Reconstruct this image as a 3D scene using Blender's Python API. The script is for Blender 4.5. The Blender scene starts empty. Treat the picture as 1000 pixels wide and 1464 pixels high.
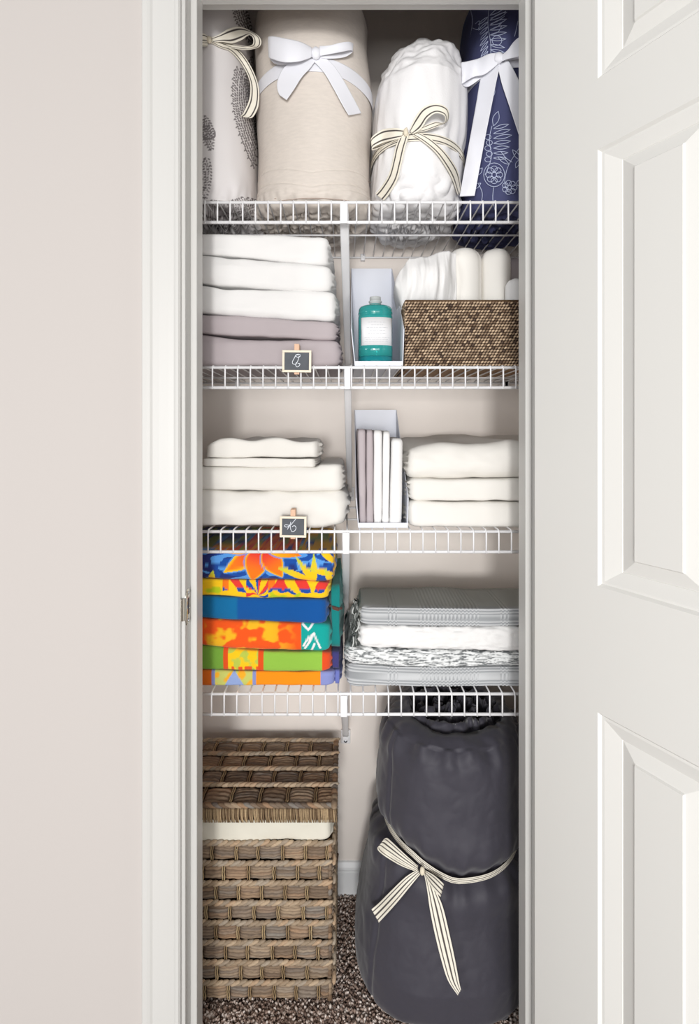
import bpy, math, random
import numpy as np
from mathutils import Vector, noise, Matrix
random.seed(7)
PI = math.pi
F, CX, CY, EZ = 909.0, 495.0, 613.0, 1.237      # photo focal length (px), vanishing point, eye height
sc = bpy.context.scene
C = sc.collection

def S(r, g, b):
    f = lambda c: (c/255/12.92) if c/255 <= .04045 else ((c/255+.055)/1.055)**2.4
    return (f(r), f(g), f(b))
def P(px, py, Y): return ((px-CX)*Y/F, Y, EZ-(py-CY)*Y/F)
def XX(px, Y): return (px-CX)*Y/F
def ZZ(py, Y): return EZ-(py-CY)*Y/F
def lerp(a, b, t): return a+(b-a)*t
def mix(a, b, t):
    t = max(0, min(1, t)); return tuple(a[i]+(b[i]-a[i])*t for i in range(3))
def sstep(a, b, x):
    t = max(0, min(1, (x-a)/(b-a))); return t*t*(3-2*t)
def poly(pts):
    def f(x):
        if x <= pts[0][0]: return pts[0][1]
        for (a, b), (c, d) in zip(pts, pts[1:]):
            if x <= c: 
                t = (x-a)/(c-a); return b+(d-b)*t
        return pts[-1][1]
    return f
def n3(x, y, z): return noise.noise(Vector((x, y, z)))

# ------------------------------------------------------------------ materials
def mat(name, col, rough=.8, bump=0, bscale=300, bdist=.001, attr=False, metal=0, stretch=(1,1,1), var=0, vscale=20, kind='noise', sheen=0, trans=0, coat=0, ior=1.45):
    m = bpy.data.materials.new(name); m.use_nodes = True
    nt = m.node_tree; b = nt.nodes['Principled BSDF']
    b.inputs['Base Color'].default_value = (*col, 1)
    b.inputs['Roughness'].default_value = rough; b.inputs['Metallic'].default_value = metal
    b.inputs['IOR'].default_value = ior
    if sheen: b.inputs['Sheen Weight'].default_value = sheen
    if trans: b.inputs['Transmission Weight'].default_value = trans
    if coat: b.inputs['Coat Weight'].default_value = coat
    tc = nt.nodes.new('ShaderNodeTexCoord'); mp = nt.nodes.new('ShaderNodeMapping')
    mp.inputs['Scale'].default_value = stretch; nt.links.new(tc.outputs['Object'], mp.inputs[0])
    src = None
    if attr:
        a = nt.nodes.new('ShaderNodeAttribute'); a.attribute_name = 'tint'; src = a.outputs['Color']
    if var:
        t = nt.nodes.new('ShaderNodeTexNoise'); t.inputs['Scale'].default_value = vscale; t.inputs['Detail'].default_value = 3
        nt.links.new(mp.outputs[0], t.inputs['Vector'])
        r = nt.nodes.new('ShaderNodeMapRange'); r.inputs[1].default_value = .3; r.inputs[2].default_value = .7
        r.inputs[3].default_value = 1-var; r.inputs[4].default_value = 1+var*.5
        nt.links.new(t.outputs[0], r.inputs[0])
        mx = nt.nodes.new('ShaderNodeMix'); mx.data_type = 'RGBA'; mx.blend_type = 'MULTIPLY'; mx.inputs[0].default_value = 1
        if src: nt.links.new(src, mx.inputs[6])
        else: mx.inputs[6].default_value = (*col, 1)
        nt.links.new(r.outputs[0], mx.inputs[7]); src = mx.outputs[2]
    if src: nt.links.new(src, b.inputs['Base Color'])
    if bump:
        if kind == 'noise':
            t = nt.nodes.new('ShaderNodeTexNoise'); t.inputs['Scale'].default_value = bscale; t.inputs['Detail'].default_value = 2
        else:
            t = nt.nodes.new('ShaderNodeTexVoronoi'); t.inputs['Scale'].default_value = bscale
        nt.links.new(mp.outputs[0], t.inputs['Vector'])
        bp = nt.nodes.new('ShaderNodeBump'); bp.inputs['Strength'].default_value = bump; bp.inputs['Distance'].default_value = bdist
        nt.links.new(t.outputs[0], bp.inputs['Height']); nt.links.new(bp.outputs[0], b.inputs['Normal'])
    return m
M = dict(
 trim=mat('white_trim_paint', S(210,209,206), .45, .1, 90, .0006),
 door=mat('white_door_paint', S(234,233,229), .42, .1, 120, .0005),
 wallout=mat('wall_paint_darkened', S(200,194,190), .85, .12, 160, .0006),  # wall colour darkened to offset the stronger light outside the closet
 wallin=mat('wall_paint_lightened', S(246,238,231), .85, .12, 160, .0006),  # wall colour lightened to make up for weaker light inside
 base=mat('baseboard_paint', S(236,238,240), .4, .05, 90, .0004),
 ceil=mat('ceiling_paint', S(245,243,240), .9, .2, 120, .001),
 wire=mat('white_vinyl_wire', S(244,244,246), .35, .05, 200, .0003),
 linen=mat('white_sheet', S(240,239,238), .85, .25, 700, .0006, var=.02, vscale=8),
 cream=mat('cream_sheet', S(238,235,229), .85, .25, 700, .0006, var=.03, vscale=8),
 grey=mat('grey_sheet', S(186,176,179), .85, .25, 700, .0006, var=.04, vscale=8),
 tint=mat('printed_cotton', (.8,.8,.8), .85, .25, 600, .0006, attr=True),
 terry=mat('terry_cloth', (.8,.8,.8), .95, .6, 900, .0012, attr=True, sheen=.2),
 knit=mat('knitted_yarn', (.8,.8,.8), .95, .5, 700, .0010, attr=True),
 whiteyarn=mat('white_chunky_yarn', S(240,239,238), .95, .5, 500, .0012),
 oat=mat('oatmeal_linen', S(226,217,208), .88, .5, 420, .0007, stretch=(1,1,4), var=.05, vscale=60),
 puff=mat('white_matelasse', S(243,242,243), .88, .35, 260, .001),
 satin=mat('white_satin_ribbon', S(240,241,248), .42, .1, 900, .0002, stretch=(1,1,1), sheen=.2),
 grosgrain=mat('striped_ribbon_weave', (.8,.8,.8), .75, .2, 1200, .0003, attr=True),
 navy=mat('navy_quilt_cotton', S(70,74,112), .85, .4, 500, .0006, var=.12, vscale=12),
 thread=mat('pale_blue_thread', S(196,205,232), .7, .1, 900, .0002),
 charcoal=mat('charcoal_microfibre', S(60,58,68), .62, .15, 500, .0005, var=.06, vscale=7, sheen=.25),
 seam=mat('charcoal_seam', S(84,82,92), .7, .1, 500, .0003),
 box=mat('white_plastic_board', S(232,235,244), .5, .05, 300, .0003),
 reed=mat('woven_reed', (.5,.4,.3), .75, .5, 500, .0008, attr=True, stretch=(1,1,2.5), var=.15, vscale=130),
 reeddark=mat('dark_reed_core', S(58,44,34), .9, .4, 300, .001),
 liner=mat('canvas_liner', S(232,228,214), .9, .35, 600, .0006),
 seagrass=mat('basket_cane', (.5,.4,.3), .6, .3, 700, .0005, attr=True),
 basebrown=mat('basket_underside_cane', S(176,140,106), .8, .6, 90, .002, stretch=(.2,1,1), var=.3, vscale=70),
 teal=mat('teal_liquid_plastic', S(60,182,178), .08, .05, 100, .0002, trans=.45, coat=.4, ior=1.35),
 tealdark=mat('deep_teal_liquid', S(10,128,136), .15, .05, 100, .0002, coat=.4),
 cap=mat('frosted_grey_cap', S(196,200,200), .35, .1, 200, .0003),
 paper=mat('white_label_paper', S(240,240,242), .6, .05, 400, .0002),
 ink=mat('pale_grey_ink', S(196,200,206), .7, .05, 400, .0001),
 slate=mat('chalkboard_slate', S(92,96,102), .8, .2, 250, .0004, var=.12, vscale=60),
 woodcream=mat('cream_wood_frame', S(238,228,208), .6, .2, 200, .0004),
 peg=mat('natural_peg_wood', S(226,188,160), .65, .3, 200, .0005, stretch=(1,1,.2), var=.15, vscale=200),
 chalk=mat('white_chalk', S(235,240,248), .95, .3, 500, .0004),
 nickel=mat('brushed_nickel', S(214,208,196), .22, .05, 300, .0002, metal=1),
 hole=mat('dark_latch_recess', S(62,58,64), .6, .05, 300, .0002),
 zinc=mat('zinc_bracket_screw', S(190,195,205), .3, .05, 300, .0002, metal=1),
 carpet=mat('carpet_backing', S(112,98,90), .95, .8, 260, .004, var=.45, vscale=260),
 tuft=mat('carpet_yarn', (.3,.25,.22), .95, .3, 600, .001, attr=True),
)

# ------------------------------------------------------------------ objects
def meta(o, label=None, cat=None, group=None, kind=None):
    if label: o['label'] = label
    if cat: o['category'] = cat
    if group: o['group'] = group
    if kind: o['kind'] = kind
    return o
def thing(name, loc, label, cat, group=None):
    o = bpy.data.objects.new(name, None); o.empty_display_size = .05; o.location = loc; C.objects.link(o)
    return meta(o, label, cat, group)
def mk(name, vs, fs, m, parent=None, cols=None, smooth=True, solid=0, bevel=0, label=None, sub=0):
    me = bpy.data.meshes.new(name); me.from_pydata([tuple(v) for v in vs], [], [tuple(f) for f in fs]); me.update()
    if cols is not None:
        a = me.color_attributes.new('tint', 'FLOAT_COLOR', 'POINT')
        arr = np.ones((len(vs), 4), dtype=np.float32); arr[:, :3] = np.array(cols, dtype=np.float32); a.data.foreach_set('color', arr.ravel())
    me.polygons.foreach_set('use_smooth', [smooth]*len(me.polygons))
    me.materials.append(m)
    o = bpy.data.objects.new(name, me); C.objects.link(o)
    if parent is not None:
        o.parent = parent
        if parent.type == 'EMPTY': o.location = -Vector(parent.location)
    if solid:
        s = o.modifiers.new('solid', 'SOLIDIFY'); s.thickness = solid; s.offset = 0
    if bevel:
        s = o.modifiers.new('bevel', 'BEVEL'); s.width = bevel; s.segments = 2; s.limit_method = 'ANGLE'; s.harden_normals = False
    if sub:
        s = o.modifiers.new('sub', 'SUBSURF'); s.levels = sub; s.render_levels = sub
    if label: o['label'] = label
    return o

class MB:
    def __init__(s): s.v = []; s.f = []; s.c = []
    def add(s, vs, fs, col=(.8,.8,.8)):
        n = len(s.v); s.v += [tuple(v) for v in vs]; s.f += [tuple(i+n for i in f) for f in fs]
        s.c += (col if isinstance(col, list) else [col]*len(vs))
    def box(s, a, b, col=(.8,.8,.8)):
        x0,y0,z0 = a; x1,y1,z1 = b
        s.add([(x0,y0,z0),(x1,y0,z0),(x1,y1,z0),(x0,y1,z0),(x0,y0,z1),(x1,y0,z1),(x1,y1,z1),(x0,y1,z1)],
              [(0,3,2,1),(4,5,6,7),(0,1,5,4),(1,2,6,5),(2,3,7,6),(3,0,4,7)], col)
    def tube(s, pts, r, sides=8, col=(.8,.8,.8), cap=True):
        pts = [Vector(p) for p in pts]; n = len(pts); base = len(s.v)
        t0 = (pts[1]-pts[0]).normalized(); up = Vector((0,0,1)) if abs(t0.z) < .9 else Vector((1,0,0))
        nrm = t0.cross(up).normalized(); vs = []
        for i, p in enumerate(pts):
            t = (pts[min(i+1,n-1)]-pts[max(i-1,0)]).normalized()
            nrm = (nrm - t*nrm.dot(t)).normalized(); bi = t.cross(nrm)
            rr = r[i] if isinstance(r, (list,tuple)) else r
            for k in range(sides):
                a = 2*PI*k/sides; vs.append(p+nrm*math.cos(a)*rr+bi*math.sin(a)*rr)
        fs = [(i*sides+k, i*sides+(k+1)%sides, (i+1)*sides+(k+1)%sides, (i+1)*sides+k) for i in range(n-1) for k in range(sides)]
        if cap: fs += [tuple(range(sides-1,-1,-1)), tuple((n-1)*sides+k for k in range(sides))]
        s.add(vs, fs, col)
    def blob(s, c, ax, ay, az, su=8, sv=6, col=(.8,.8,.8)):
        c, ax, ay, az = map(Vector, (c, ax, ay, az)); vs = []; fs = []
        for j in range(sv+1):
            ph = -PI/2+PI*j/sv
            for i in range(su):
                th = 2*PI*i/su; vs.append(c+ax*math.cos(ph)*math.cos(th)+ay*math.cos(ph)*math.sin(th)+az*math.sin(ph))
        fs = [(j*su+i, j*su+(i+1)%su, (j+1)*su+(i+1)%su, (j+1)*su+i) for j in range(sv) for i in range(su)]
        s.add(vs, fs, col)
    def build(s, name, m, parent=None, **k):
        return mk(name, s.v, s.f, m, parent, cols=s.c, **k)
def smooth_path(pts, n=6):
    out = []; k = len(pts)
    for i in range(k-1):
        p0 = Vector(pts[max(i-1,0)]); p1 = Vector(pts[i]); p2 = Vector(pts[i+1]); p3 = Vector(pts[min(i+2,k-1)])
        for j in range(n):
            t = j/n; out.append(.5*((2*p1)+(p2-p0)*t+(2*p0-5*p1+4*p2-p3)*t*t+(3*p1-p0-3*p2+p3)*t**3))
    out.append(Vector(pts[-1])); return out
def displaced(vs, fs, fn):
    me = bpy.data.meshes.new('tmp'); me.from_pydata([tuple(v) for v in vs], [], fs); me.update()
    nn = [Vector(x.vector) for x in me.vertex_normals]
    out = [Vector(v)+nn[i]*fn(v, nn[i]) for i, v in enumerate(vs)]
    bpy.data.meshes.remove(me); return out

# ------------------------------------------------------------------ camera, light, world
cam = bpy.data.cameras.new('camera'); co = bpy.data.objects.new('camera', cam); C.objects.link(co)
co.location = (0,0,EZ); co.rotation_euler = (PI/2,0,0)
cam.sensor_fit = 'HORIZONTAL'; cam.sensor_width = 36; cam.lens = F/1000*36
cam.shift_x = (500-CX)/1000; cam.shift_y = -(732-CY)/1000; cam.clip_start = .02
sc.camera = co
w = bpy.data.worlds.new('room_daylight'); sc.world = w; w.use_nodes = True
bg = w.node_tree.nodes['Background']; bg.inputs[0].default_value = (1,.985,.97,1); bg.inputs[1].default_value = .26
def area(name, loc, rot, sx, sy, e, col=(1,1,1)):
    l = bpy.data.lights.new(name, 'AREA'); l.shape = 'RECTANGLE'; l.size = sx; l.size_y = sy; l.energy = e; l.color = col
    o = bpy.data.objects.new(name, l); C.objects.link(o); o.location = loc; o.rotation_euler = rot; return o
area('window_light', (-0.12,-2.7,1.2), (PI/2,0,0), .36, .42, 60, (1,.985,.965))
area('front_fill_light', (0.0,-2.8,.98), (PI/2,0,0), 2.2, 1.9, 84, (1,.99,.98))  # added broad fill, unseen, lifts the shade inside the closet
area('side_fill_light', (-4.2,-2.4,1.4), (PI/2,0,-math.radians(54)), 1.2, 1.6, 60, (.97,.985,1))  # added fill from the left, no known source, brightens the door
sc.view_settings.view_transform = 'Standard'; sc.view_settings.look = 'None'; sc.view_settings.gamma = 1
sc.view_settings.use_curve_mapping = False; sc.view_settings.exposure = 0.02

# ------------------------------------------------------------------ setting
XL, XR, YB, YF = -.400, .470, 1.690, 1.109         # closet side walls, back wall, face of the room wall
JL, JR, JT = -.2805, .335, 2.042                   # faces of the jambs and head
def struct(name, mb, m, **k):
    return meta(mb.build(name, m, **k), kind='structure')
def sbox(name, a, b, m, **k):
    q = MB(); q.box(a, b); k.setdefault('smooth', False); return struct(name, q, m, **k)
WB = 1.223
sbox('wall_back', (XL-.1,YB,0), (XR+.1,YB+.1,2.44), M['wallin'])
sbox('wall_left', (XL-.1,WB,0), (XL,YB,2.44), M['wallin'])
sbox('wall_right', (XR,WB,0), (XR+.1,YB,2.44), M['wallin'])
q = MB(); q.box((-2.2,YF,0),(JL-.018,WB,2.44)); q.box((JR+.018,YF,0),(2.6,WB,2.44)); q.box((JL-.018,YF,JT+.018),(JR+.018,WB,2.44))
struct('wall_front', q, M['wallout'], smooth=False)
sbox('ceiling', (XL-.1,YF,2.44), (XR+.1,YB+.1,2.5), M['ceil'])
sbox('floor', (-2.2,-2.2,-.05), (2.6,YB+.1,0.0), M['carpet'])
# jamb lining with its stop: one frame
q = MB()
for s, xj in ((1,JL),(-1,JR)):
    q.box((min(xj-s*.018,xj),YF,0),(max(xj-s*.018,xj),WB,JT))
    q.box((min(xj,xj+s*.012),YF+.035,0),(max(xj,xj+s*.012),YF+.081,JT))
q.box((JL-.018,YF,JT),(JR+.018,WB,JT+.018)); q.box((JL,YF+.035,JT-.012),(JR,YF+.081,JT))
jamb = struct('trim_1', q, M['trim'], smooth=False, bevel=.0018)
# moulded casing: profile swept up the side and over the head
prof = [(0,.0),(0,.009),(.003,.012),(.008,.0115),(.0115,.009),(.020,.0105),(.036,.012),(.047,.0125),(.051,.015),(.056,.0165),(.0635,.0165),(.065,.015),(.065,0)]
def casing(name, pts):   # pts = inner corner line in XZ; profile offset outwards
    vs=[]; fs=[]
    for (x,z,ox,oz) in pts:
        for a,b in prof: vs.append((x+ox*a, YF-b, z+oz*a))
    n=len(prof)
    for i in range(len(pts)-1):
        for k in range(n-1): fs.append((i*n+k,i*n+k+1,(i+1)*n+k+1,(i+1)*n+k))
    return meta(mk(name, vs, fs, M['trim'], smooth=False), kind='structure')
R_=.0062
casing('trim_2', [(JL-R_,0,-1,0),(JL-R_,JT+R_,-1,1),(JR+R_,JT+R_,1,1),(JR+R_,0,1,0)])
# baseboards
def baseb(name, x0, x1, y):
    pr=[(0,0),(0,.066),(.002,.069),(.0045,.071),(.0055,.076),(.010,.0875),(.014,.0895),(.014,0)]
    vs=[(x,y-.014+a,z) for x in (x0,x1) for a,z in pr]; n=len(pr)
    fs=[(k,k+1,n+k+1,n+k) for k in range(n-1)]
    return meta(mk(name, vs, fs, M['base'], smooth=False), kind='structure')
baseb('baseboard_back', XL, XR, YB)
sbox('baseboard_left', (XL,WB,0), (XL+.013,YB-.014,.086), M['base'], bevel=.003)
sbox('baseboard_right', (XR-.013,WB,0), (XR,YB-.014,.086), M['base'], bevel=.003)
q = MB(); q.box((-2.2,YF-.014,0),(JL-R_-.065,YF,.088)); q.box((JR+R_+.065,YF-.014,0),(2.6,YF,.088)); struct('baseboard_front', q, M['base'], smooth=False)
# strike plate on the left jamb
def py_box(y0,y1,Y): return ZZ(y1,Y), ZZ(y0,Y)
zb_, zt_ = ZZ(894,1.12), ZZ(843,1.12)
sp = MB()
h=(zt_-zb_)/2; zc=(zt_+zb_)/2
out=[]
for i in range(32):
    a=2*PI*i/32; cy=abs(math.cos(a))**.5*(1 if math.cos(a)>0 else -1); sz=abs(math.sin(a))**.5*(1 if math.sin(a)>0 else -1)
    out.append((YF+.0155+.0155*cy, zc+h*sz))
vs=[(JL+.0014,a,b) for a,b in out]+[(JL-.001,a,b) for a,b in out]
sp.add(vs,[tuple(range(31,-1,-1))]+[(i,(i+1)%32,32+(i+1)%32,32+i) for i in range(32)])
# curled lip reaching round the jamb edge towards the room
lipp=[]
for j in range(9):
    t=j/8; a=t*1.5
    for k in range(7):
        z=zc-h*.62+h*1.24*k/6
        lipp.append((JL+.0014-.011*(1-math.cos(a)), YF+.002-.010*math.sin(a), z))
sp.add(lipp,[(j*7+k,j*7+k+1,(j+1)*7+k+1,(j+1)*7+k) for j in range(8) for k in range(6)])
plate=sp.build('strike_plate', M['nickel'], jamb, label='curved nickel strike plate')
q=MB(); q.box((JL+.0010,YF+.0135,zc-h*.42),(JL+.0018,YF+.0235,zc+h*.5)); q.build('latch_hole', M['hole'], plate, bevel=.001)
q=MB()
for dz in (-.78,.78): q.blob((JL+.0016,YF+.018,zc+h*dz),(.0012,0,0),(0,.0030,0),(0,0,.0030),10,6)
q.build('screw_head', M['zinc'], plate)

# door leaf, open and swung towards the room on the right
ud = Vector((.399,-.917,0)); nd = Vector((-.917,-.399,0)); D0 = Vector((.3245,1.092,0))
W_, H_ = .495, 2.01
rows = [(.12,.808),(.999,1.659),(1.767,1.95)]
px0, px1 = .1416, .353
ring = [(0,0,0),(.004,.004,.0045),(.009,.008,.0045),(.037,.027,.0105),(.0375,.0275,.0115),(.0655,.048,.0045),(.067,.050,.0015)]
def leaf(side):
    vs=[]; fs=[]
    def pt(t,z,d): 
        if side==0: return D0+ud*t+Vector((0,0,z))-nd*d
        return D0+ud*t+Vector((0,0,z))-nd*(.035-d)
    def add(*p): n=len(vs); vs.extend(p); return list(range(n,n+len(p)))
    ts=[0,px0,px1,W_]; zs=[.008]+[z for r in rows for z in r]+[H_]
    for i in range(3):
        for j in range(len(zs)-1):
            if i==1 and j%2==1: continue
            fs.append(add(pt(ts[i],zs[j],0),pt(ts[i+1],zs[j],0),pt(ts[i+1],zs[j+1],0),pt(ts[i],zs[j+1],0)))
    for z0,z1 in rows:
        prev=None
        for a,b,d in ring:
            r=add(pt(px0+a,z0+b,d),pt(px1-a,z0+b,d),pt(px1-a,z1-b,d),pt(px0+a,z1-b,d))
            if prev:
                for k in range(4): fs.append((prev[k],prev[(k+1)%4],r[(k+1)%4],r[k]))
            prev=r
        fs.append(tuple(prev))
    return vs,fs
va,fa=leaf(0); vb,fb=leaf(1)
q=MB(); q.add(va,[tuple(reversed(f)) for f in fa]); q.add(vb,fb)
def dp(t,z,d): return D0+ud*t+Vector((0,0,z))-nd*d
for (a,b) in (((0,.008),(0,H_)),((0,H_),(W_,H_)),((W_,H_),(W_,.008)),((W_,.008),(0,.008))):
    q.add([dp(a[0],a[1],0),dp(b[0],b[1],0),dp(b[0],b[1],.035),dp(a[0],a[1],.035)],[(0,1,2,3)])
door=struct('door_1', q, M['door'], smooth=False)
for z in (.25,1.05,1.80):
    q=MB(); q.tube([dp(-.004,z-.04,.034),dp(-.004,z+.04,.034)],.005,10); q.build('hinge', M['nickel'], door, label='nickel butt hinge')

# carpet pile inside the closet: nobody could count it
q=MB(); rnd=random.Random(3)
pal=[S(142,120,108),S(164,142,130),S(188,168,156),S(214,198,188),S(238,226,218),S(122,102,92)]
x=XL
while x<XR:
    y=1.235
    while y<YB-.016:
        px=x+rnd.uniform(-.003,.003); py=y+rnd.uniform(-.003,.003); hh=rnd.uniform(.008,.013)
        dx,dy=rnd.uniform(-.006,.006),rnd.uniform(-.006,.006); r=rnd.uniform(.0022,.0034); a0=rnd.uniform(0,6)
        c=rnd.choice(pal); vs=[]
        for k in range(4): vs.append((px+r*math.cos(a0+k*PI/2),py+r*math.sin(a0+k*PI/2),-.001))
        for k in range(4): vs.append((px+dx*.6+r*1.15*math.cos(a0+k*PI/2),py+dy*.6+r*1.15*math.sin(a0+k*PI/2),hh*.75))
        vs.append((px+dx,py+dy,hh))
        q.add(vs,[(0,1,5,4),(1,2,6,5),(2,3,7,6),(3,0,4,7),(4,5,8),(5,6,8),(6,7,8),(7,4,8)],c)
        y+=.0050
    x+=.0050
meta(q.build('carpet_pile', M['tuft']), 'brown and cream flecked shag carpet pile on the closet floor', 'carpet', kind='stuff')

# ------------------------------------------------------------------ wire shelves
SY0, SY1 = 1.280, 1.686
def wire_shelf(py, phase, label, brace, lastclip=True):
    z=ZZ(py,SY0); root=thing('wire_shelf',(0.06,SY1,z),label,'shelf','white wire shelves in the closet')
    for nm,y,zz,r in (('front_rail',SY0,z,.0031),('front_rail',SY0-.001,z-.0405,.0033),('support_rail',(SY0+SY1)/2,z-.0045,.0022),('back_rail',SY1-.004,z-.0025,.0025)):
        q=MB(); q.tube([(XL+.002,y,zz),(XR-.002,y,zz)],r,10); q.build(nm,M['wire'],root)
    x=XX(phase,SY0)
    while x-.0254>XL+.006: x-=.0254
    while x<XR-.004:
        q=MB(); pts=[(x,SY1-.002,z+.0015),(x,SY0+.004,z+.0015+.0022),(x,SY0-.0015,z+.0025),(x,SY0-.0042,z-.002),(x,SY0-.0042,z-.043)]
        q.tube(pts,.00165,6); q.build('wire',M['wire'],root); x+=.0254
    for xc in (XX(519,SY1) if py<300 else XX(735,SY1)*.95, XX(340,SY1), XX(724,SY1)):
        q=MB(); q.box((xc-.006,SY1-.010,z-.012),(xc+.006,YB-.0005,z+.006)); q.build('wall_clip',M['wire'],root,bevel=.0015)
    (xt,xb,wd,drop,zdrop)=brace
    # pressed steel channel brace from the lip down to the wall
    x0,x1=XX(xt,SY0),XX(xb,SY1); a=Vector((x0,SY0-.004,z-.004)); b=Vector((x1,YB-.012,zdrop))
    vs=[];n=12
    for i in range(n+1):
        t=i/n; c=a.lerp(b,t); ww=lerp(wd,wd*.82,t)/2
        if t<.02: ww*=.8
        for (u,dn) in ((-1,.010),(-1,.001),(-.8,0),(.8,0),(1,.001),(1,.010)):
            vs.append((c.x+u*ww,c.y+dn*.6,c.z+dn*.9))
    fs=[(i*6+k,i*6+k+1,(i+1)*6+k+1,(i+1)*6+k) for i in range(n) for k in range(5)]
    br=mk('support_brace',vs,fs,M['wire'],root,solid=.0012)
    q=MB(); q.box((x0-wd*.42,SY0-.0075,z-.044),(x0+wd*.42,SY0-.0035,z-.001)); q.build('lip_hook',M['wire'],br,bevel=.0015)
    q=MB(); q.box((x1-.0125,YB-.010,zdrop-.018),(x1+.0125,YB-.0004,zdrop+.018)); q.box((x1-.009,YB-.020,zdrop-.006),(x1+.009,YB-.008,zdrop+.012))
    q.build('foot_plate',M['wire'],br,bevel=.002)
    q=MB(); q.blob((x1,YB-.0115,zdrop-.010),(.005,0,0),(0,.003,0),(0,0,.005),10,6); q.build('screw',M['zinc'],br)
    return root
wire_shelf(289.5,654.4,'top white wire shelf, holding the four ribbon-tied rolled bundles',(492,498,.018,0,1.393))
wire_shelf(525.5,647.2,'second white wire shelf from the top, under the teal bottle and brown basket',(497,500,.0145,0,ZZ(706,1.686)))
wire_shelf(760,298.2,'third white wire shelf from the top, above the colourful beach towels',(495,494.5,.0165,0,ZZ(884,1.686)))
wire_shelf(992,303.2,'lowest white wire shelf, above the woven hamper',(492,494.5,.0165,0,ZZ(1052,1.686)))

# ------------------------------------------------------------------ folded cloth
def folded(name, X0, X1, Y0, Y1, zb, zt, m, parent=None, col=None, nx=60, nf=18, amp=.0018, fq=(9,9,14), p=.62, rd=.6, rc=.012,
           seed=0, layers=3, lay=.0025, ends=.12, extra=None, label=None):
    sec=[]
    for i in range(nf+1):
        ph=-PI/2+PI*i/nf; c=max(0,math.cos(ph))**p; s_=math.copysign(abs(math.sin(ph))**p, math.sin(ph)); sec.append(('f',1-c,s_))
    for t in (.12,.3,.5,.7,.88): sec.append(('t',t,1))
    for b in (1,.6,0,-.6,-1): sec.append(('b',1,b))
    for t in (.85,.6,.35,.15): sec.append(('t',t,-1))
    ns=len(sec); vs=[]
    def ringpts(x,u):
        e=max(0,(abs(u)-(1-ends))/ends); e2=1-math.sqrt(max(0,1-e*e)); a,b=zb(x),zt(x); h=b-a; zc=(a+b)/2; hh=h/2*(1-.22*e2)
        r=min(rd*h/2,.03); D=Y1-Y0; y0=Y0+rc*e2; out=[]
        for k,d,s_ in sec:
            if k=='f': out.append((x,y0+r*d,zc+hh*s_))
            elif k=='t': out.append((x,lerp(y0+r,Y1,d),zc+hh*s_))
            else: out.append((x,Y1-.004*(1-abs(s_))*0,zc+hh*s_))
        return out
    for i in range(nx+1):
        u=-1+2*i/nx; vs+=ringpts(lerp(X0,X1,i/nx),u)
    fs=[(i*ns+k,(i+1)*ns+k,(i+1)*ns+(k+1)%ns,i*ns+(k+1)%ns) for i in range(nx) for k in range(ns)]
    for side,i0,X in ((-1,0,X0),(1,nx*ns,X1)):
        prev=list(range(i0,i0+ns)); base=[Vector(vs[j]) for j in prev]; cen=sum(base,Vector())/ns
        for sc_ in (.93,.75,.45,.12):
            n=len(vs)
            for v in base:
                q_=cen+(v-cen)*sc_; zn=(v.z-cen.z)/max(1e-4,max(abs(b.z-cen.z) for b in base))*sc_
                vs.append((X+side*(.004*(1-sc_**4)+lay*math.sin(zn*PI*layers+seed)+lay*n3(q_.y*40,q_.z*60,seed)),q_.y,q_.z))
            cur=list(range(n,n+ns))
            for k in range(ns):
                f=(prev[k],prev[(k+1)%ns],cur[(k+1)%ns],cur[k]); fs.append(f if side<0 else f[::-1])
            prev=cur
        fs.append(tuple(prev) if side<0 else tuple(prev[::-1]))
    def fn(v,nn):
        d=amp*(n3(v[0]*fq[0]+seed*3.1,v[1]*fq[1],v[2]*fq[2]+seed)+.5*n3(v[0]*fq[0]*2.7,v[1]*fq[1]*2.7+seed,v[2]*fq[2]*2.7))
        d+=amp*.28*n3(v[0]*34+v[2]*30+seed,v[1]*26,v[2]*64-v[0]*12)
        if extra: d+=extra(v,nn)
        return d
    out=displaced(vs,fs,fn)
    cols=[col(v,nn) for v,nn in zip(out,[0]*len(out))] if col else None
    return mk(name,out,fs,m,parent,cols=cols,label=label)
def line(pts,Y):   # polyline in photo px at depth Y -> z(x)
    return poly([(XX(a,Y),ZZ(b,Y)) for a,b in pts])
def off(f,d): return lambda x: f(x)+d

# second shelf, left: sheet sets
Y=1.302
bd=[line([(280,331),(380,333),(470,336)],Y),line([(280,362),(340,367),(400,373),(475,379)],Y),line([(280,405),(330,411),(400,414),(480,416)],Y),
    line([(280,447),(340,451),(400,455),(480,460)],Y),line([(280,476),(340,481),(400,484),(485,486)],Y),(lambda x:1.3645)]
edges=[470,474,480,481,485]
lab=['white folded sheet set on the second shelf, topmost of the stack','white folded sheet set, second from the top of the stack above the grey sheets',
     'white folded sheet set lying directly on the grey sheets','mauve grey folded sheet set, upper of the two grey ones','mauve grey folded sheet set at the stack bottom, behind the Q chalkboard clip']
for i in range(5):
    o=folded('folded_sheet_set',XL+.004,XX(edges[i],Y),Y+(.004 if i in(0,4) else 0),1.60,off(bd[i+1],.0006),off(bd[i],-.0006),M['linen'] if i<3 else M['grey'],
        seed=i*7+1,amp=.0035,fq=(7,9,22),layers=4,lay=.004,nx=90,nf=20,
        extra=lambda v,nn,i=i:.0016*n3(v[0]*5+v[2]*40,v[2]*70,i))
    meta(o,lab[i],'bedding','sheet sets stacked on the second shelf')
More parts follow.
